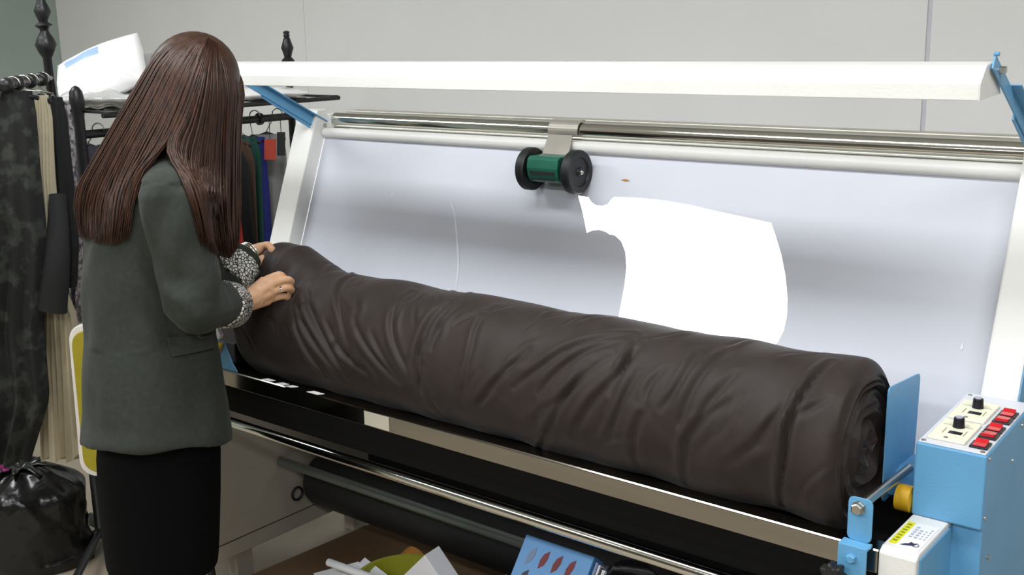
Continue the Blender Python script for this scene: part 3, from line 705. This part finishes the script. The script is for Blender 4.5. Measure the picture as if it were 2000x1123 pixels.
wl = at(487, 496, 2.672); lh.tube([EL * .3 + WL * .7, WL, wl], [.030, .025, .0235], 18)
ml = [(510, 482, 2.69), (512, 486, 2.715), (511, 492, 2.735), (508, 500, 2.75)]
palm(lh, wl, ml, .020, .0120)
finger(lh, [ml[0], (523, 479, 2.682), (531, 488, 2.672), (532, 501, 2.667)], .0098)
finger(lh, [ml[1], (528, 483, 2.715), (536, 492, 2.715), (535, 502, 2.71)], .0094)
finger(lh, [ml[2], (525, 490, 2.74), (532, 499, 2.74), (528, 507, 2.73)], .0092)
finger(lh, [ml[3], (520, 499, 2.755), (526, 506, 2.755), (522, 512, 2.745)], .0082)
finger(lh, [(489, 504, 2.66), (494, 513, 2.654), (503, 513, 2.656), (513, 505, 2.662)], .0125)
hands = [remesh(rh, .0022, 4), remesh(lh, .0022, 4)]
body = link('body', merge([body_me] + hands), M['skin'], woman, smooth=True)
for s_ in (-1, 1):
    e_ = HC + hR * s_ * .030 + hF * .0775 + hU * .001
    ey = obj('eye', MB().ell(e_, (.012, .009, .007), 14, 10, (hR, hF, hU)), M['eye'], body, smooth=True)
    obj('iris', MB().ell(e_ + hF * .0065, (.005, .003, .005), 12, 8, (hR, hF, hU)), M['iris'], body, smooth=True)
obj('mouth', MB().ell(HC + hF * .0775 - hU * .062, (.022, .008, .007), 16, 8, (hR, hF, hU)), M['lips'], body, smooth=True)
for s_ in (-1, 1):
    an = fl + BR * s_ * .075
    sh = MB(); rg_ = []
    for y, w_, h in ((-.055, .026, .060), (-.03, .034, .062), (.05, .038, .055), (.12, .040, .042), (.165, .034, .034), (.195, .016, .024)):
        rg_.append([an + BF * y + BR * w_ * math.cos(t) + ZV * max(0.001, (h * .5 + h * .5 * math.sin(t))) for t in np.linspace(0, 2 * math.pi, 16, endpoint=False)])
    obj('shoe', sh.loft(rg_), M['shoe'], woman, smooth=60)
# finger ring and stacked silver bangles
r0 = at(550, 564.2, 2.5305); rx = nrm(at(558, 562, 2.532) - at(530, 571, 2.527))
obj('finger_ring', MB().lathe([(.0096, -.002), (.0112, -.002), (.0112, .002), (.0096, .002)], r0, rx, 20), M['silver'], woman, smooth=40)
ax = nrm(wl - WL)
for k in range(3):
    c = WL + ax * (-.006 + .0085 * k); cir = []
    u_ = nrm(np.cross(ax, ZV)); v_ = np.cross(ax, u_)
    cir = [c + .030 * (math.cos(t) * u_ + math.sin(t) * v_) for t in np.linspace(0, 2 * math.pi, 28)]
    obj('bangle', MB().tube(cir, .0032, 8, cap=False), M['silver'], woman, smooth=True)
# shirt collar edge between the hair strands
obj('shirt_front', MB().tube([at(404, 400, 2.50), at(414, 440, 2.47), at(424, 490, 2.47)], [.012, .014, .010], 10, flat=.4), M['shirt'], woman, smooth=True)
# hair: solid underlayer plus strands between guide curves
G = [
 [(372, 76, 2.52), (318, 102, 2.54), (262, 200, 2.54), (204, 310, 2.53), (168, 400, 2.52), (172, 455, 2.51)],
 [(374, 71, 2.46), (322, 94, 2.42), (262, 188, 2.39), (200, 298, 2.38), (157, 380, 2.38), (160, 462, 2.39)],
 [(384, 70, 2.42), (336, 108, 2.36), (286, 200, 2.33), (230, 300, 2.33), (190, 390, 2.33), (186, 474, 2.34)],
 [(394, 71, 2.40), (352, 126, 2.34), (312, 210, 2.31), (264, 300, 2.30), (230, 385, 2.30), (222, 478, 2.32)],
 [(404, 74, 2.39), (370, 145, 2.33), (340, 222, 2.30), (306, 290, 2.27), (264, 360, 2.26), (246, 465, 2.28)],
 [(412, 77, 2.40), (390, 155, 2.33), (366, 230, 2.30), (340, 296, 2.26), (374, 366, 2.22), (400, 475, 2.28)],
 [(420, 82, 2.42), (418, 165, 2.35), (412, 255, 2.34), (408, 340, 2.33), (412, 420, 2.34), (426, 500, 2.38)],
 [(428, 88, 2.46), (446, 165, 2.42), (442, 260, 2.42), (440, 350, 2.42), (440, 430, 2.43), (448, 505, 2.44)],
 [(432, 94, 2.51), (471, 160, 2.51), (466, 240, 2.50), (463, 330, 2.48), (464, 420, 2.48), (460, 488, 2.48)],
 [(428, 96, 2.55), (458, 165, 2.59), (452, 260, 2.58), (450, 340, 2.56), (450, 420, 2.54), (448, 480, 2.53)]]
GW = [cr([at(*q) for q in g], 20) for g in G]
def lay(p, gap):
    """keep a hair point outside the jacket it falls over"""
    d = Vector(p - CAM); L = d.length; h = tree.ray_cast(Vector(CAM), d.normalized())
    if h[0] is not None and h[3] < L + gap and L - h[3] < .16: return CAM + (p - CAM) * ((h[3] - gap) / L)
    return p
for g in GW:
    for j in range(6, 20): g[j] = lay(g[j], .012)
hm = MB()
def guide(s):
    i = min(int(s), len(GW) - 2); f = s - i
    if i == 4:      # hair parts around the shoulder
        tt = np.linspace(0, 1, 20); wgt = f + (round(f) - f) * sstep(.50, .70, tt)
        return GW[4] * (1 - wgt[:, None]) + GW[5] * wgt[:, None]
    return GW[i] * (1 - f) + GW[i + 1] * f
# underlayer sheets
def sheet(s0, s1, n, inset, t_end=20):
    rows = [guide(s) for s in np.linspace(s0, s1, n)]; cen = np.mean([r for r in rows], axis=0)
    gv = np.array(rows)[:, :t_end]; inn = gv + (HC + np.array([0, 0, -.10]) - gv) * inset
    k = gv.shape[1]
    vs = list(gv.reshape(-1, 3) * 1) ; o_ = n * k; vi = list((gv * .96 + inn * .04).reshape(-1, 3))
    thick = np.array(rows)[:, :t_end] + FH * .018
    vs = list((gv + FH * .004).reshape(-1, 3)) + list(thick.reshape(-1, 3)); fs = []
    for i in range(n - 1):
        for j in range(k - 1):
            a = i * k + j; fs.append((a, a + 1, a + k + 1, a + k)); fs.append((o_ + a, o_ + a + k, o_ + a + k + 1, o_ + a + 1))
    for j in range(k - 1):
        fs.append((j, o_ + j, o_ + j + 1, j + 1)); a = (n - 1) * k + j; fs.append((a, a + 1, o_ + a + 1, o_ + a))
    for i in range(n - 1):
        a = i * k + k - 1; fs.append((a, o_ + a, o_ + a + k, a + k)); a = i * k; fs.append((a, a + k, o_ + a + k, o_ + a))
    hm.add(vs, fs)
sheet(0, 4, 13, .05); sheet(5, 9, 13, .05); sheet(4, 5, 7, .05, 11)
hm.ell(HC + hU * .006 - hF * .012, (.082, .100, .106), 28, 18, (hR, hF, hU))
for k in range(1500):
    s_ = rng.uniform(0, 9); g = guide(s_)
    ln_ = rng.uniform(.90, 1.03); n = 16
    tt = np.linspace(0, 1, n) * min(ln_, 1.0)
    p = np.stack([np.interp(tt * 19, range(20), g[:, c]) for c in range(3)], 1)
    if ln_ > 1: p[-1] += (p[-1] - p[-2]) * (ln_ - 1) * 6
    out = -FH * rng.uniform(-.004, .007); lat = RH * rng.normal(0, .004)
    ph = rng.uniform(0, 6.28); wv = np.linspace(0, 1, n)
    p = p + np.outer(np.clip(wv * 4, .25, 1), out + lat) + np.outer(.004 * wv * np.sin(ph + wv * 5), RH)
    for j in range(5, n): p[j] = lay(p[j], .004)
    r = rng.uniform(.0016, .0036)
    hm.tube(p, [r * (.5 + .5 * min(1, 5 * t + .2)) * (1 if t < .8 else max(.12, (1 - t) / .2)) for t in wv], 5, flat=.6)
obj('hair', hm, M['hair'], woman, smooth=True)

# ------------------------------------------------------------------ clothes racks at the left
def turned_post(x, y, z0, z1, beads, r=.016):
    prof = [(r * 1.5, z0), (r * 1.5, z0 + .01), (r, z0 + .02)]
    for z, rad, h in beads:
        prof += [(r * .8, z - h * 1.1), (rad * .75, z - h * .6), (rad, z), (rad * .75, z + h * .6), (r * .75, z + h * 1.1)]
    prof += [(r * .7, z1 - .004), (.002, z1)]
    return MB().lathe(prof, (x, y, 0), (0, 0, 1), 20)
# rack with a shelf, running back along the machine's left side
rb = thing('clothes_rack', (-3.12, 2.2, 0), 'black iron clothes rack with a top shelf standing beside the back wall', 'clothes rack', 'black clothes racks')
RBX = -3.12
obj('post', turned_post(RBX, 2.625, .02, 1.625, [(1.34, .026, .02), (1.52, .024, .012), (1.565, .022, .028), (1.607, .012, .010)]), M['iron'], rb, smooth=50)
obj('post', MB().lathe([(.018, .02), (.017, .3), (.017, 1.38), (.021, 1.40), (.022, 1.43), (.019, 1.455), (.010, 1.468), (.002, 1.472)], (RBX, 1.80, 0), (0, 0, 1), 20), M['iron'], rb, smooth=50)
for dx in (-.15, .15):
    obj('shelf_bar', MB().tube([(RBX + dx, 1.79, 1.388), (RBX + dx, 2.72, 1.388)], .008, 12), M['iron'], rb, smooth=50)
for k in range(7):
    y = 1.81 + k * .145
    obj('shelf_slat', MB().box((RBX - .155, y, 1.391), (RBX + .155, y + .03, 1.398)), M['iron'], rb)
obj('hanging_rail', MB().tube([(RBX, 1.80, 1.325), (RBX, 2.625, 1.325)], .013, 14), M['iron'], rb, smooth=50)
obj('base_bar', MB().tube([(RBX, 1.80, .06), (RBX, 2.625, .06)], .012, 12), M['iron'], rb, smooth=50)
for y in (1.80, 2.625):
    obj('foot', MB().tube([(RBX - .2, y, .02), (RBX + .2, y, .02)], .018, 12), M['iron'], rb, smooth=50)
for y in (2.47, 2.16, 1.95):
    obj('rail_ring', MB().lathe([(.014, 0), (.021, .004), (.021, .016), (.014, .02)], (RBX, y, 1.325), (0, 1, 0), 16), M['iron'], rb, smooth=50)
# taller rack in front of it, its rail pointing at the camera's left
PA = at(97, 150, 3.28)
ra = thing('clothes_rack', (PA[0], PA[1], 0), 'tall black iron clothes rack with turned finial at the left edge', 'clothes rack', 'black clothes racks')
zb = lambda py: at(90, py, 3.28)[2]
obj('post', turned_post(PA[0], PA[1], .05, 1.92, [(zb(88), .031, .034), (zb(50), .026, .009), (zb(22), .024, .026), (1.80, .03, .03)], .0165), M['iron'], ra, smooth=50)
pr0 = at(97, 152, 3.28); pr1 = at(12, 166, 2.86)
obj('hanging_rail', MB().tube([pr0, pr1], .012, 14), M['iron'], ra, smooth=50)
obj('ball_end', MB().ell(pr1, (.019, .019, .019)), M['iron'], ra, smooth=True)
for t in (.22, .5, .78):
    c = pr0 * (1 - t) + pr1 * t; obj('rail_ring', MB().lathe([(.013, -.012), (.020, -.006), (.020, .006), (.013, .012)], c, nrm(pr1 - pr0), 16), M['iron'], ra, smooth=50)
F1, F2 = on(160, 1083, 2, .01), on(200, 1040, 2, .01)
for q in (F1, F2):
    obj('foot', MB().tube([(PA[0], PA[1], .07), (q[0], q[1], .05)], .012, 10), M['iron'], ra, smooth=50)
    obj('caster', MB().lathe([(.010, 0.0), (.018, .004), (.018, .022), (.012, .034), (.008, .06)], (q[0], q[1], 0), (0, 0, 1), 14), M['zinc'], ra, smooth=50)
obj('base_bar', MB().tube([(PA[0], PA[1], .07), (pr1[0], pr1[1], .07)], .012, 10), M['iron'], ra, smooth=50)

def garment(name, label, rows, D, mat_, thick=.05, nf=5, fold=.012, hang=None, group='clothes on the racks', sleeves=(), hem=0.0, seed=0, cat='garment', axis=None):
    """cloth hanging from a rail: flattened, folded tube through rows of (py, left px, right px)"""
    rows = np.array(rows, float); ys = np.linspace(rows[0, 0], rows[-1, 0], 34)
    Ls = np.interp(ys, rows[:, 0], rows[:, 1]); Rs = np.interp(ys, rows[:, 0], rows[:, 2]); rings = []
    r_ = random.Random(seed); ph = r_.uniform(0, 6)
    for y, l, r in zip(ys, Ls, Rs):
        c = (at(l, y, D) + at(r, y, D)) / 2; hw = np.linalg.norm(at(r, y, D) - at(l, y, D)) / 2; t_ = (y - ys[0]) / (ys[-1] - ys[0])
        ring_ = []
        for a in np.linspace(0, 2 * math.pi, 72, endpoint=False):
            u = math.cos(a); d = math.sin(a) * thick * (.35 + .65 * min(1, t_ * 4)) * (1 - .5 * abs(u) ** 4)
            fo = fold * (.25 + t_) * (math.sin(nf * math.pi * u + ph + .8 * math.sin(3 * t_ + ph)) + .4 * math.sin(2.3 * nf * u + 2 * ph))
            p = c + RH * hw * u + FH * (d + fo * (1 if math.sin(a) < 0 else .6))
            if y == ys[-1]: p = p + np.array([0, 0, hem * math.sin(9 * a + ph)])
            ring_.append(p)
        rings.append(ring_)
    topc = np.mean(rings[0], axis=0)
    g = thing(name, np.array([topc[0], topc[1], np.min([p[2] for p in rings[-1]])]), label, cat, group)
    obj('cloth', MB().loft(rings), mat_, g, smooth=60)
    for k, (p0, p1, p2, r0, r1) in enumerate(sleeves):
        pts = cr([at(*p0), at(*p1), at(*p2)], 12)
        obj('sleeve', MB().tube(pts, np.linspace(r0, r1, 12), 18, flat=.6), mat_, g, smooth=60)
    if hang is not None:
        h = np.asarray(hang, float)
        hk_ = [h + np.array([0, 0, .018 * math.sin(a)]) + RH * .018 * math.cos(a) for a in np.linspace(-.3, math.pi, 9)] + [h - RH * .018 - np.array([0, 0, .02]), topc + np.array([0, 0, .01])]
        obj('hanger_hook', MB().tube(hk_, .0022, 6), M['zinc'], g, smooth=True)
        w0 = np.linalg.norm(np.array(rings[2][0]) - np.array(rings[2][36])) / 2
        obj('hanger', MB().tube([topc - RH * w0 * .9 - (0, 0, .02), topc + (0, 0, .004), topc + RH * w0 * .9 - (0, 0, .02)], .006, 8), M['black_pl'], g, smooth=True)
    return g
def rail_at(t): return pr0 * (1 - t) + pr1 * t
# nearest first, hanging on the tall rack
garment('lace_dress', 'long black lace dress hanging nearest at the left edge', [(178, -60, 62), (215, -90, 70), (330, -95, 78), (520, -100, 96), (640, -110, 84), (780, -110, 96), (900, -100, 60)], 2.90, M['lace'], .055, 6, .014, rail_at(.86), seed=1)
garment('cream_dress', 'cream pleated dress with ragged hem hanging behind the lace dress', [(186, 64, 94), (230, 60, 102), (330, 68, 106), (450, 80, 114), (560, 96, 126), (620, 78, 150), (700, 76, 156), (890, 80, 166)], 3.00, M['cream_cloth'], .035, 8, .010, rail_at(.64), seed=3, hem=.008)
garment('black_jacket', 'black jacket with a drooping sleeve hanging behind the cream dress', [(190, 88, 122), (230, 84, 132), (400, 88, 148), (480, 92, 154), (560, 92, 150)], 3.09, M['black_cloth'], .035, 4, .008, rail_at(.44), seed=2,
        sleeves=[((112, 380, 2.96), (112, 500, 2.90), (100, 606, 2.90), .022, .042)])
garment('grey_lace_top', 'grey lace tunic with scalloped edge beside the blazer', [(205, 112, 138), (260, 112, 146), (400, 118, 152), (500, 122, 163), (650, 130, 166)], 3.22, M['grey_lace'], .04, 5, .010, rail_at(.16), seed=4, hem=.006)
# on the shelf rack, nearest to farthest
def rb_at(y): return np.array([RBX, y, 1.338])
garment('slate_tunic', 'slate grey tunic on the shelf rack seen left of the hair', [(285, 140, 205), (330, 132, 232), (480, 130, 240), (640, 135, 240)], 3.40, M['c_navy'], .04, 5, .010, rb_at(1.86), seed=5)
garment('wine_print_dress', 'wine and white print dress, second on the shelf rack', [(282, 190, 262), (330, 160, 290), (480, 160, 300), (700, 160, 310)], 3.47, M['c_wine'], .04, 5, .010, rb_at(1.95), seed=6)
garment('red_dress', 'red dress showing its edge just right of the brown hair', [(280, 385, 440), (320, 360, 462), (400, 360, 468), (480, 370, 477), (640, 380, 490)], 3.52, M['c_red'], .035, 5, .010, rb_at(2.12), seed=7)
garment('black_dress', 'black dress hanging between the red and brown garments', [(276, 400, 462), (320, 380, 486), (480, 380, 500), (650, 380, 505)], 3.60, M['black_cloth'], .035, 5, .010, rb_at(2.22), seed=8)
garment('brown_dress', 'brown dress hanging between black and green garments', [(274, 430, 484), (315, 410, 498), (480, 400, 505), (650, 400, 510)], 3.66, M['c_brown'], .03, 5, .008, rb_at(2.30), seed=9)
garment('green_dress', 'dark green dress hanging next to the royal blue one', [(268, 450, 502), (305, 430, 511), (480, 420, 516), (650, 420, 520)], 3.72, M['c_green'], .03, 5, .008, rb_at(2.38), seed=10)
garment('blue_dress', 'royal blue dress hanging next to the dark green one', [(268, 470, 517), (300, 450, 520), (380, 440, 526), (480, 430, 531), (650, 430, 535)], 3.78, M['c_blue'], .03, 4, .008, rb_at(2.46), seed=11)
garment('grey_dress', 'pale grey dress hanging farthest on the rack beside the post', [(262, 490, 552), (300, 470, 560), (480, 450, 562), (650, 440, 560)], 3.86, M['c_grey'], .03, 5, .008, rb_at(2.56), seed=12)
for (x0, x1, y0, y1), mt, nm, lb in (((516, 539, 272, 312), M['tag_red'], 'red_price_tag', 'red card tag hanging by the royal blue dress'), ((541, 557, 258, 304), M['tag_black'], 'black_price_tag', 'black card tag hanging beside the red card tag')):
    t_ = thing(nm, at((x0 + x1) / 2, y1, 3.74), lb, 'tag')
    obj('card', MB().prism([at(x0, y0, 3.74), at(x1, y0, 3.74), at(x1, y1, 3.74), at(x0, y1, 3.74)], FH * .002), mt, t_)
    obj('string', MB().tube([at((x0 + x1) / 2, y0, 3.741), at((x0 + x1) / 2 - 2, 232, 3.741)], .0012, 6), M['black_cloth'], t_)

# packages in plastic on the rack's shelf
def pillow(name, label, c, ex, ey, n, sx, sy, th_, mats, seed, cat='package', crumple=.006, power=2.6, extra=None):
    ex, ey, n = nrm(ex), nrm(ey), nrm(n); vs = []; fs = []; N = 40; mi = []
    for side in (1, -1):
        for j in range(N + 1):
            for i in range(N + 1):
                u, v = 2 * i / N - 1, 2 * j / N - 1
                h = th_ * (max(0, 1 - abs(u) ** power) * max(0, 1 - abs(v) ** power)) ** .6
                p = np.asarray(c) + ex * sx * u * (1 - .06 * v * v) + ey * sy * v * (1 - .06 * u * u)
                q = Vector(p * 16 + seed)
                p = p + n * side * (h + .0006) + (n * noise.noise(q) * crumple * 1.6 + ex * noise.noise(q * 2) * crumple) * (.3 + h / th_)
                vs.append(p)
    K = (N + 1) ** 2; m = MB()
    for s0 in (0, 1):
        for j in range(N):
            for i in range(N):
                a = s0 * K + j * (N + 1) + i
                fs.append((a, a + 1, a + N + 2, a + N + 1))
    brd = [i for i in range(N + 1)] + [j * (N + 1) + N for j in range(1, N + 1)] + [N * (N + 1) + i for i in range(N - 1, -1, -1)] + [j * (N + 1) for j in range(N - 1, 0, -1)]
    for a, b in zip(brd, brd[1:] + brd[:1]): fs.append((a, b, K + b, K + a))
    m.add(vs, fs)
    if extra: m.m = [extra(m.v, f) for f in m.f]
    o = obj(name, m, mats, None, smooth=70)
    return tag(o, label, cat)
c = at(197, 142, 3.54); exv = nrm(at(262, 112, 3.54) - at(150, 158, 3.54)); nv = nrm(-FH * .75 + ZV * .66); nv = nrm(nv - exv * nv.dot(exv)); eyv = np.cross(nv, exv)
if eyv[2] < 0: eyv = -eyv
def blue_patch(v, f):
    q = np.mean([v[i] for i in f], axis=0) - c; a, b, h = q.dot(exv), q.dot(eyv), q.dot(nv)
    return 1 if h > 0 and -.10 < a < .02 and .036 < b < .074 else 0
pillow('wrapped_package', 'plump white plastic package with pale blue print on the rack shelf', c, exv, eyv, nv, .150, .106, .042, [M['pack'], M['pack_blue']], 3.0, crumple=.004, power=3.2, extra=blue_patch)
c2 = at(205, 200, 3.50); c2[2] = 1.398 + .028
pillow('crumpled_bag', 'crumpled clear plastic bag under the white package', c2, nrm(RH + FH * .2), nrm(FH), ZV, .135, .11, .026, [M['plastic_bag']], 9.0, cat='bag', crumple=.012, power=3)
c3 = at(252, 163, 3.60); pillow('clear_packet', 'clear plastic packet leaning behind the white package', c3, exv, eyv, nv, .10, .10, .02, [M['plastic_bag']], 17.0, crumple=.010, power=3)
c4 = at(500, 178, 3.80); c4[2] = 1.398 + .018
pillow('flat_packet', 'flat white packet on the shelf under the hood', c4, nrm([.3, .95, 0]), nrm([.95, -.3, 0]), ZV, .16, .11, .017, [M['pack']], 23.0, crumple=.006, power=4)

# ------------------------------------------------------------------ chair behind the woman
def chp(px, py, D=2.86): return at(px, py, D)
ch_c = chp(205, 790); ch = thing('chair', (ch_c[0], ch_c[1], 0), 'chair with white shell back and mustard upholstery, half hidden behind the woman', 'chair')
out = rounded([chp(131, 634), chp(262, 630), chp(300, 934), chp(157, 930)], .052, 8)
inn = rounded([chp(139, 646), chp(256, 642), chp(291, 924), chp(166, 920)], .046, 8)
obj('back_shell', MB().prism(out, FH * .022), M['chair_white'], ch, bevel=.004)
obj('back_cushion', MB().prism([p - FH * .008 for p in inn], FH * .008), M['mustard'], ch, bevel=.003)
sc_ = chp(312, 935, 3.00); sz = sc_[2]
seat = rounded([sc_ - RH * .16 - FH * .10, sc_ + RH * .16 - FH * .10, sc_ + RH * .16 + FH * .26, sc_ - RH * .16 + FH * .26], .06, 6)
obj('seat', MB().prism(seat, (0, 0, -.03)), M['chair_white'], ch, bevel=.005)
for a, b in ((-.13, -.06), (.13, -.06), (-.13, .22), (.13, .22)):
    p = sc_ + RH * a + FH * b; obj('leg', MB().tube([(p[0], p[1], sz - .028), (p[0] + RH[0] * a * .15, p[1] + RH[1] * a * .15, 0)], .012, 10), M['iron'], ch, smooth=50)

# ------------------------------------------------------------------ black sack on the floor
sb = at(62, 1082, 3.22); sb[2] = 0
sk_ = thing('plastic_sack', sb, 'shiny black plastic sack on the floor under the hanging clothes', 'sack')
rings = []
for k in range(40):
    t = k / 39; z = .006 + .31 * t; rad = .205 * (1 - .10 * t) * (1 - max(0, t - .72) ** 2 * 7.5) * (.94 + .06 * min(1, t * 8))
    rr_ = []
    for a in np.linspace(0, 2 * math.pi, 80, endpoint=False):
        n1 = noise.noise(Vector((math.cos(a) * 1.6, math.sin(a) * 1.6, t * 2.2 + 5))); n2 = abs(noise.noise(Vector((math.cos(a) * 4, math.sin(a) * 4, t * 4))))
        q = rad * (1 + .13 * n1 - .13 * n2 * (.4 + t))
        rr_.append(sb + RH * q * math.cos(a) + FH * q * .75 * math.sin(a) + np.array([0, 0, z + (.02 * n1 if k > 4 else 0)]))
    rings.append(rr_)
obj('sack_body', MB().loft(rings), M['trash'], sk_, smooth=True)
kt = MB()
for k in range(9):
    a = k * .7; kt.tube(cr([sb + np.array([0, 0, .30]), sb + RH * .05 * math.cos(a) + FH * .05 * math.sin(a) + (0, 0, .325), sb + RH * .11 * math.cos(a) + FH * .09 * math.sin(a) + (0, 0, .315 + .012 * math.sin(3 * a))], 8), np.linspace(.02, .008, 8), 8, flat=.4)
obj('gathered_neck', kt, M['trash'], sk_, smooth=True)
pk = at(6, 908, 3.05)
rbn = MB()
for a in (0.2, 1.3, 2.4, 3.6, 5.0): rbn.tube([pk, pk + RH * .016 * math.cos(a) + ZV * .016 * math.sin(a), pk + RH * .022 * math.cos(a + .5) + ZV * .022 * math.sin(a + .5)], [.004, .008, .003], 8)
tag(obj('ribbon_bow', rbn, M['pink'], None, smooth=True), 'bright pink ribbon bow above the black sack', 'bow')

# ------------------------------------------------------------------ things stored under the machine
cd = MB().prism([(-2.50, 1.80, .0), (-1.93, 1.84, .0), (-1.90, 2.30, .0), (-2.46, 2.34, .0)], (0, 0, .05))
tag(obj('flat_carton', cd, M['card'], None, bevel=.003), 'flattened brown cardboard carton on the floor under the machine', 'carton')
bc = on(792, 1185, 1, 1.80); bc = np.array([bc[0], 1.80, 0]); bh = .262
bn = thing('plastic_bin', bc, 'lime green plastic bin under the machine holding papers', 'bin')
obj('bin_wall', MB().lathe([(.085, 0), (.120, bh), (.126, bh), (.127, bh + .006), (.117, bh + .006), (.116, bh - .002), (.083, .008)], bc, (0, 0, 1), 36), M['lime'], bn, smooth=40)
def prop(name, label, cat, c, ex, ey, ez, m_, bevel=.002):
    return tag(obj(name, MB().obox(c, ex, ey, ez), m_, None, bevel=bevel), label, cat)
A = on(829, 1084, 1, 1.74)
prop('white_box', 'small white carton poking up out of the lime bin', 'box', A, (0, .052, .004), nrm([.60, 0, -.58]) * .16, nrm([-.58, -.02, -.60]) * .13, M['paper'])
P_ = on(690, 1100, 1, 1.76)
obj_t = MB().tube([on(642, 1098, 1, 1.75), on(720, 1126, 1, 1.74), on(760, 1142, 1, 1.74)], .010, 14); tag(obj('paper_tube', obj_t, M['paper'], None, smooth=40), 'thin white paper tube lying across loose sheets', 'tube')
a_, b_, c_, d_ = on(690, 1112, 1, 1.78), on(712, 1090, 1, 1.82), on(756, 1124, 1, 1.80), on(700, 1150, 1, 1.74)
tag(obj('paper_sheet', MB().prism([a_, b_, c_, d_], (0, .001, .0015)), M['paper'], None), 'loose folded white paper sheet beside the lime bin', 'paper')
a_, b_, c_, d_ = on(612, 1121, 1, 1.78), on(700, 1098, 1, 1.80), on(730, 1130, 1, 1.78), on(640, 1150, 1, 1.74)
tag(obj('paper_sheet', MB().prism([a_, b_, c_, d_], (0, .001, .0015)), M['paper'], None), 'flat white paper sheet under the thin paper tube', 'paper')
# carton that carries the loose paper, blue carton and bag (mostly below the frame)
def open_box(name, label, x0, x1, y0, y1, h, m_):
    t = thing(name, ((x0 + x1) / 2, (y0 + y1) / 2, 0), label, 'carton'); w_ = .006
    obj('bottom', MB().box((x0, y0, 0), (x1, y1, w_)), m_, t)
    for a, b in (((x0, y0, w_), (x0 + w_, y1, h)), ((x1 - w_, y0, w_), (x1, y1, h)), ((x0 + w_, y0, w_), (x1 - w_, y0 + w_, h)), ((x0 + w_, y1 - w_, w_), (x1 - w_, y1, h))):
        obj('side', MB().box(a, b), m_, t)
    return t
tp = on(1028, 1043, 1, 1.79); e1 = np.array([.185, 0, .0]); e2 = nrm([0.0, -.62, -.78]) * .26; e3 = nrm(np.cross(e1, e2)) * .045
if e3[1] < 0: e3 = -e3
bb = thing('printed_carton', tp + e2, 'blue carton printed with two rows of coloured leaf shapes leaning under the front tube', 'carton')
obj('carton_body', MB().obox(tp, e1, e2, e3), M['box_blue'], bb, bevel=.002)
cols = ['greyp', 'maroon', 'maroon', 'maroon', 'darkp', 'greyp', 'gold', 'orange']
for k in range(8):
    i, j = k % 4, k // 4; cc = tp + e1 * (.18 + .19 * i) + e2 * (.16 + .20 * j) - nrm(e3) * .0004; lx, ly = nrm(e1), nrm(e2)
    sh_ = [cc - ly * .022 + lx * .008, cc + lx * .009 - ly * .004, cc + lx * .004 + ly * .012, cc + ly * .022 - lx * .008, cc - lx * .009 + ly * .003, cc - lx * .004 - ly * .012]
    obj('leaf_print', MB().prism(sh_, -nrm(e3) * .0005), M[cols[k]], bb)
s0 = tp + e1 + np.array([.004, 0, -.012])
sp = thing('paper_stack', s0 + e2, 'stack of white and grey papers standing beside the blue printed carton', 'papers')
for k, (m_, w_) in enumerate((('greyp', .006), ('paper', .005), ('darkp', .002), ('paper', .012))):
    obj('sheet_block', MB().obox(s0 + np.array([sum((.006, .005, .002, .012)[:k]) + .001 * k, 0, -.004 * k]), (w_, 0, 0), e2 * .96, e3 * .9), M[m_], sp)
sup = open_box('open_carton', 'brown open carton under the machine holding the blue printed carton', -1.62, -0.98, 1.66, 2.02, .26, M['card'])
bgc = on(1235, 1128, 1, 1.80); bgm = MB(); rings = []
for k in range(16):
    t = k / 15; rr_ = []
    for a in np.linspace(0, 2 * math.pi, 40, endpoint=False):
        q = .075 * math.sin(math.pi * (.08 + .84 * t)) ** .5 * (1 + .12 * noise.noise(Vector((math.cos(a) * 2, math.sin(a) * 2, t * 3))))
        rr_.append(np.array([bgc[0] + 1.2 * q * math.cos(a), 1.80 + q * math.sin(a), .27 + (bgc[2] + .02 - .27) * t]))
    rings.append(rr_)
tag(obj('black_pouch', bgm.loft(rings), M['trash'], None, smooth=True), 'small black plastic pouch beside the paper stack under the machine', 'pouch')
tr = on(806, 1098, 1, 1.94)
tag(obj('tape_roll', MB().lathe([(.026, 0), (.040, 0), (.040, .03), (.026, .03)], (tr[0], 1.93, tr[2] - .005), (0, 1, .3), 28), M['tan'], None, smooth=40), 'tan tape roll behind the white box under the machine', 'tape')
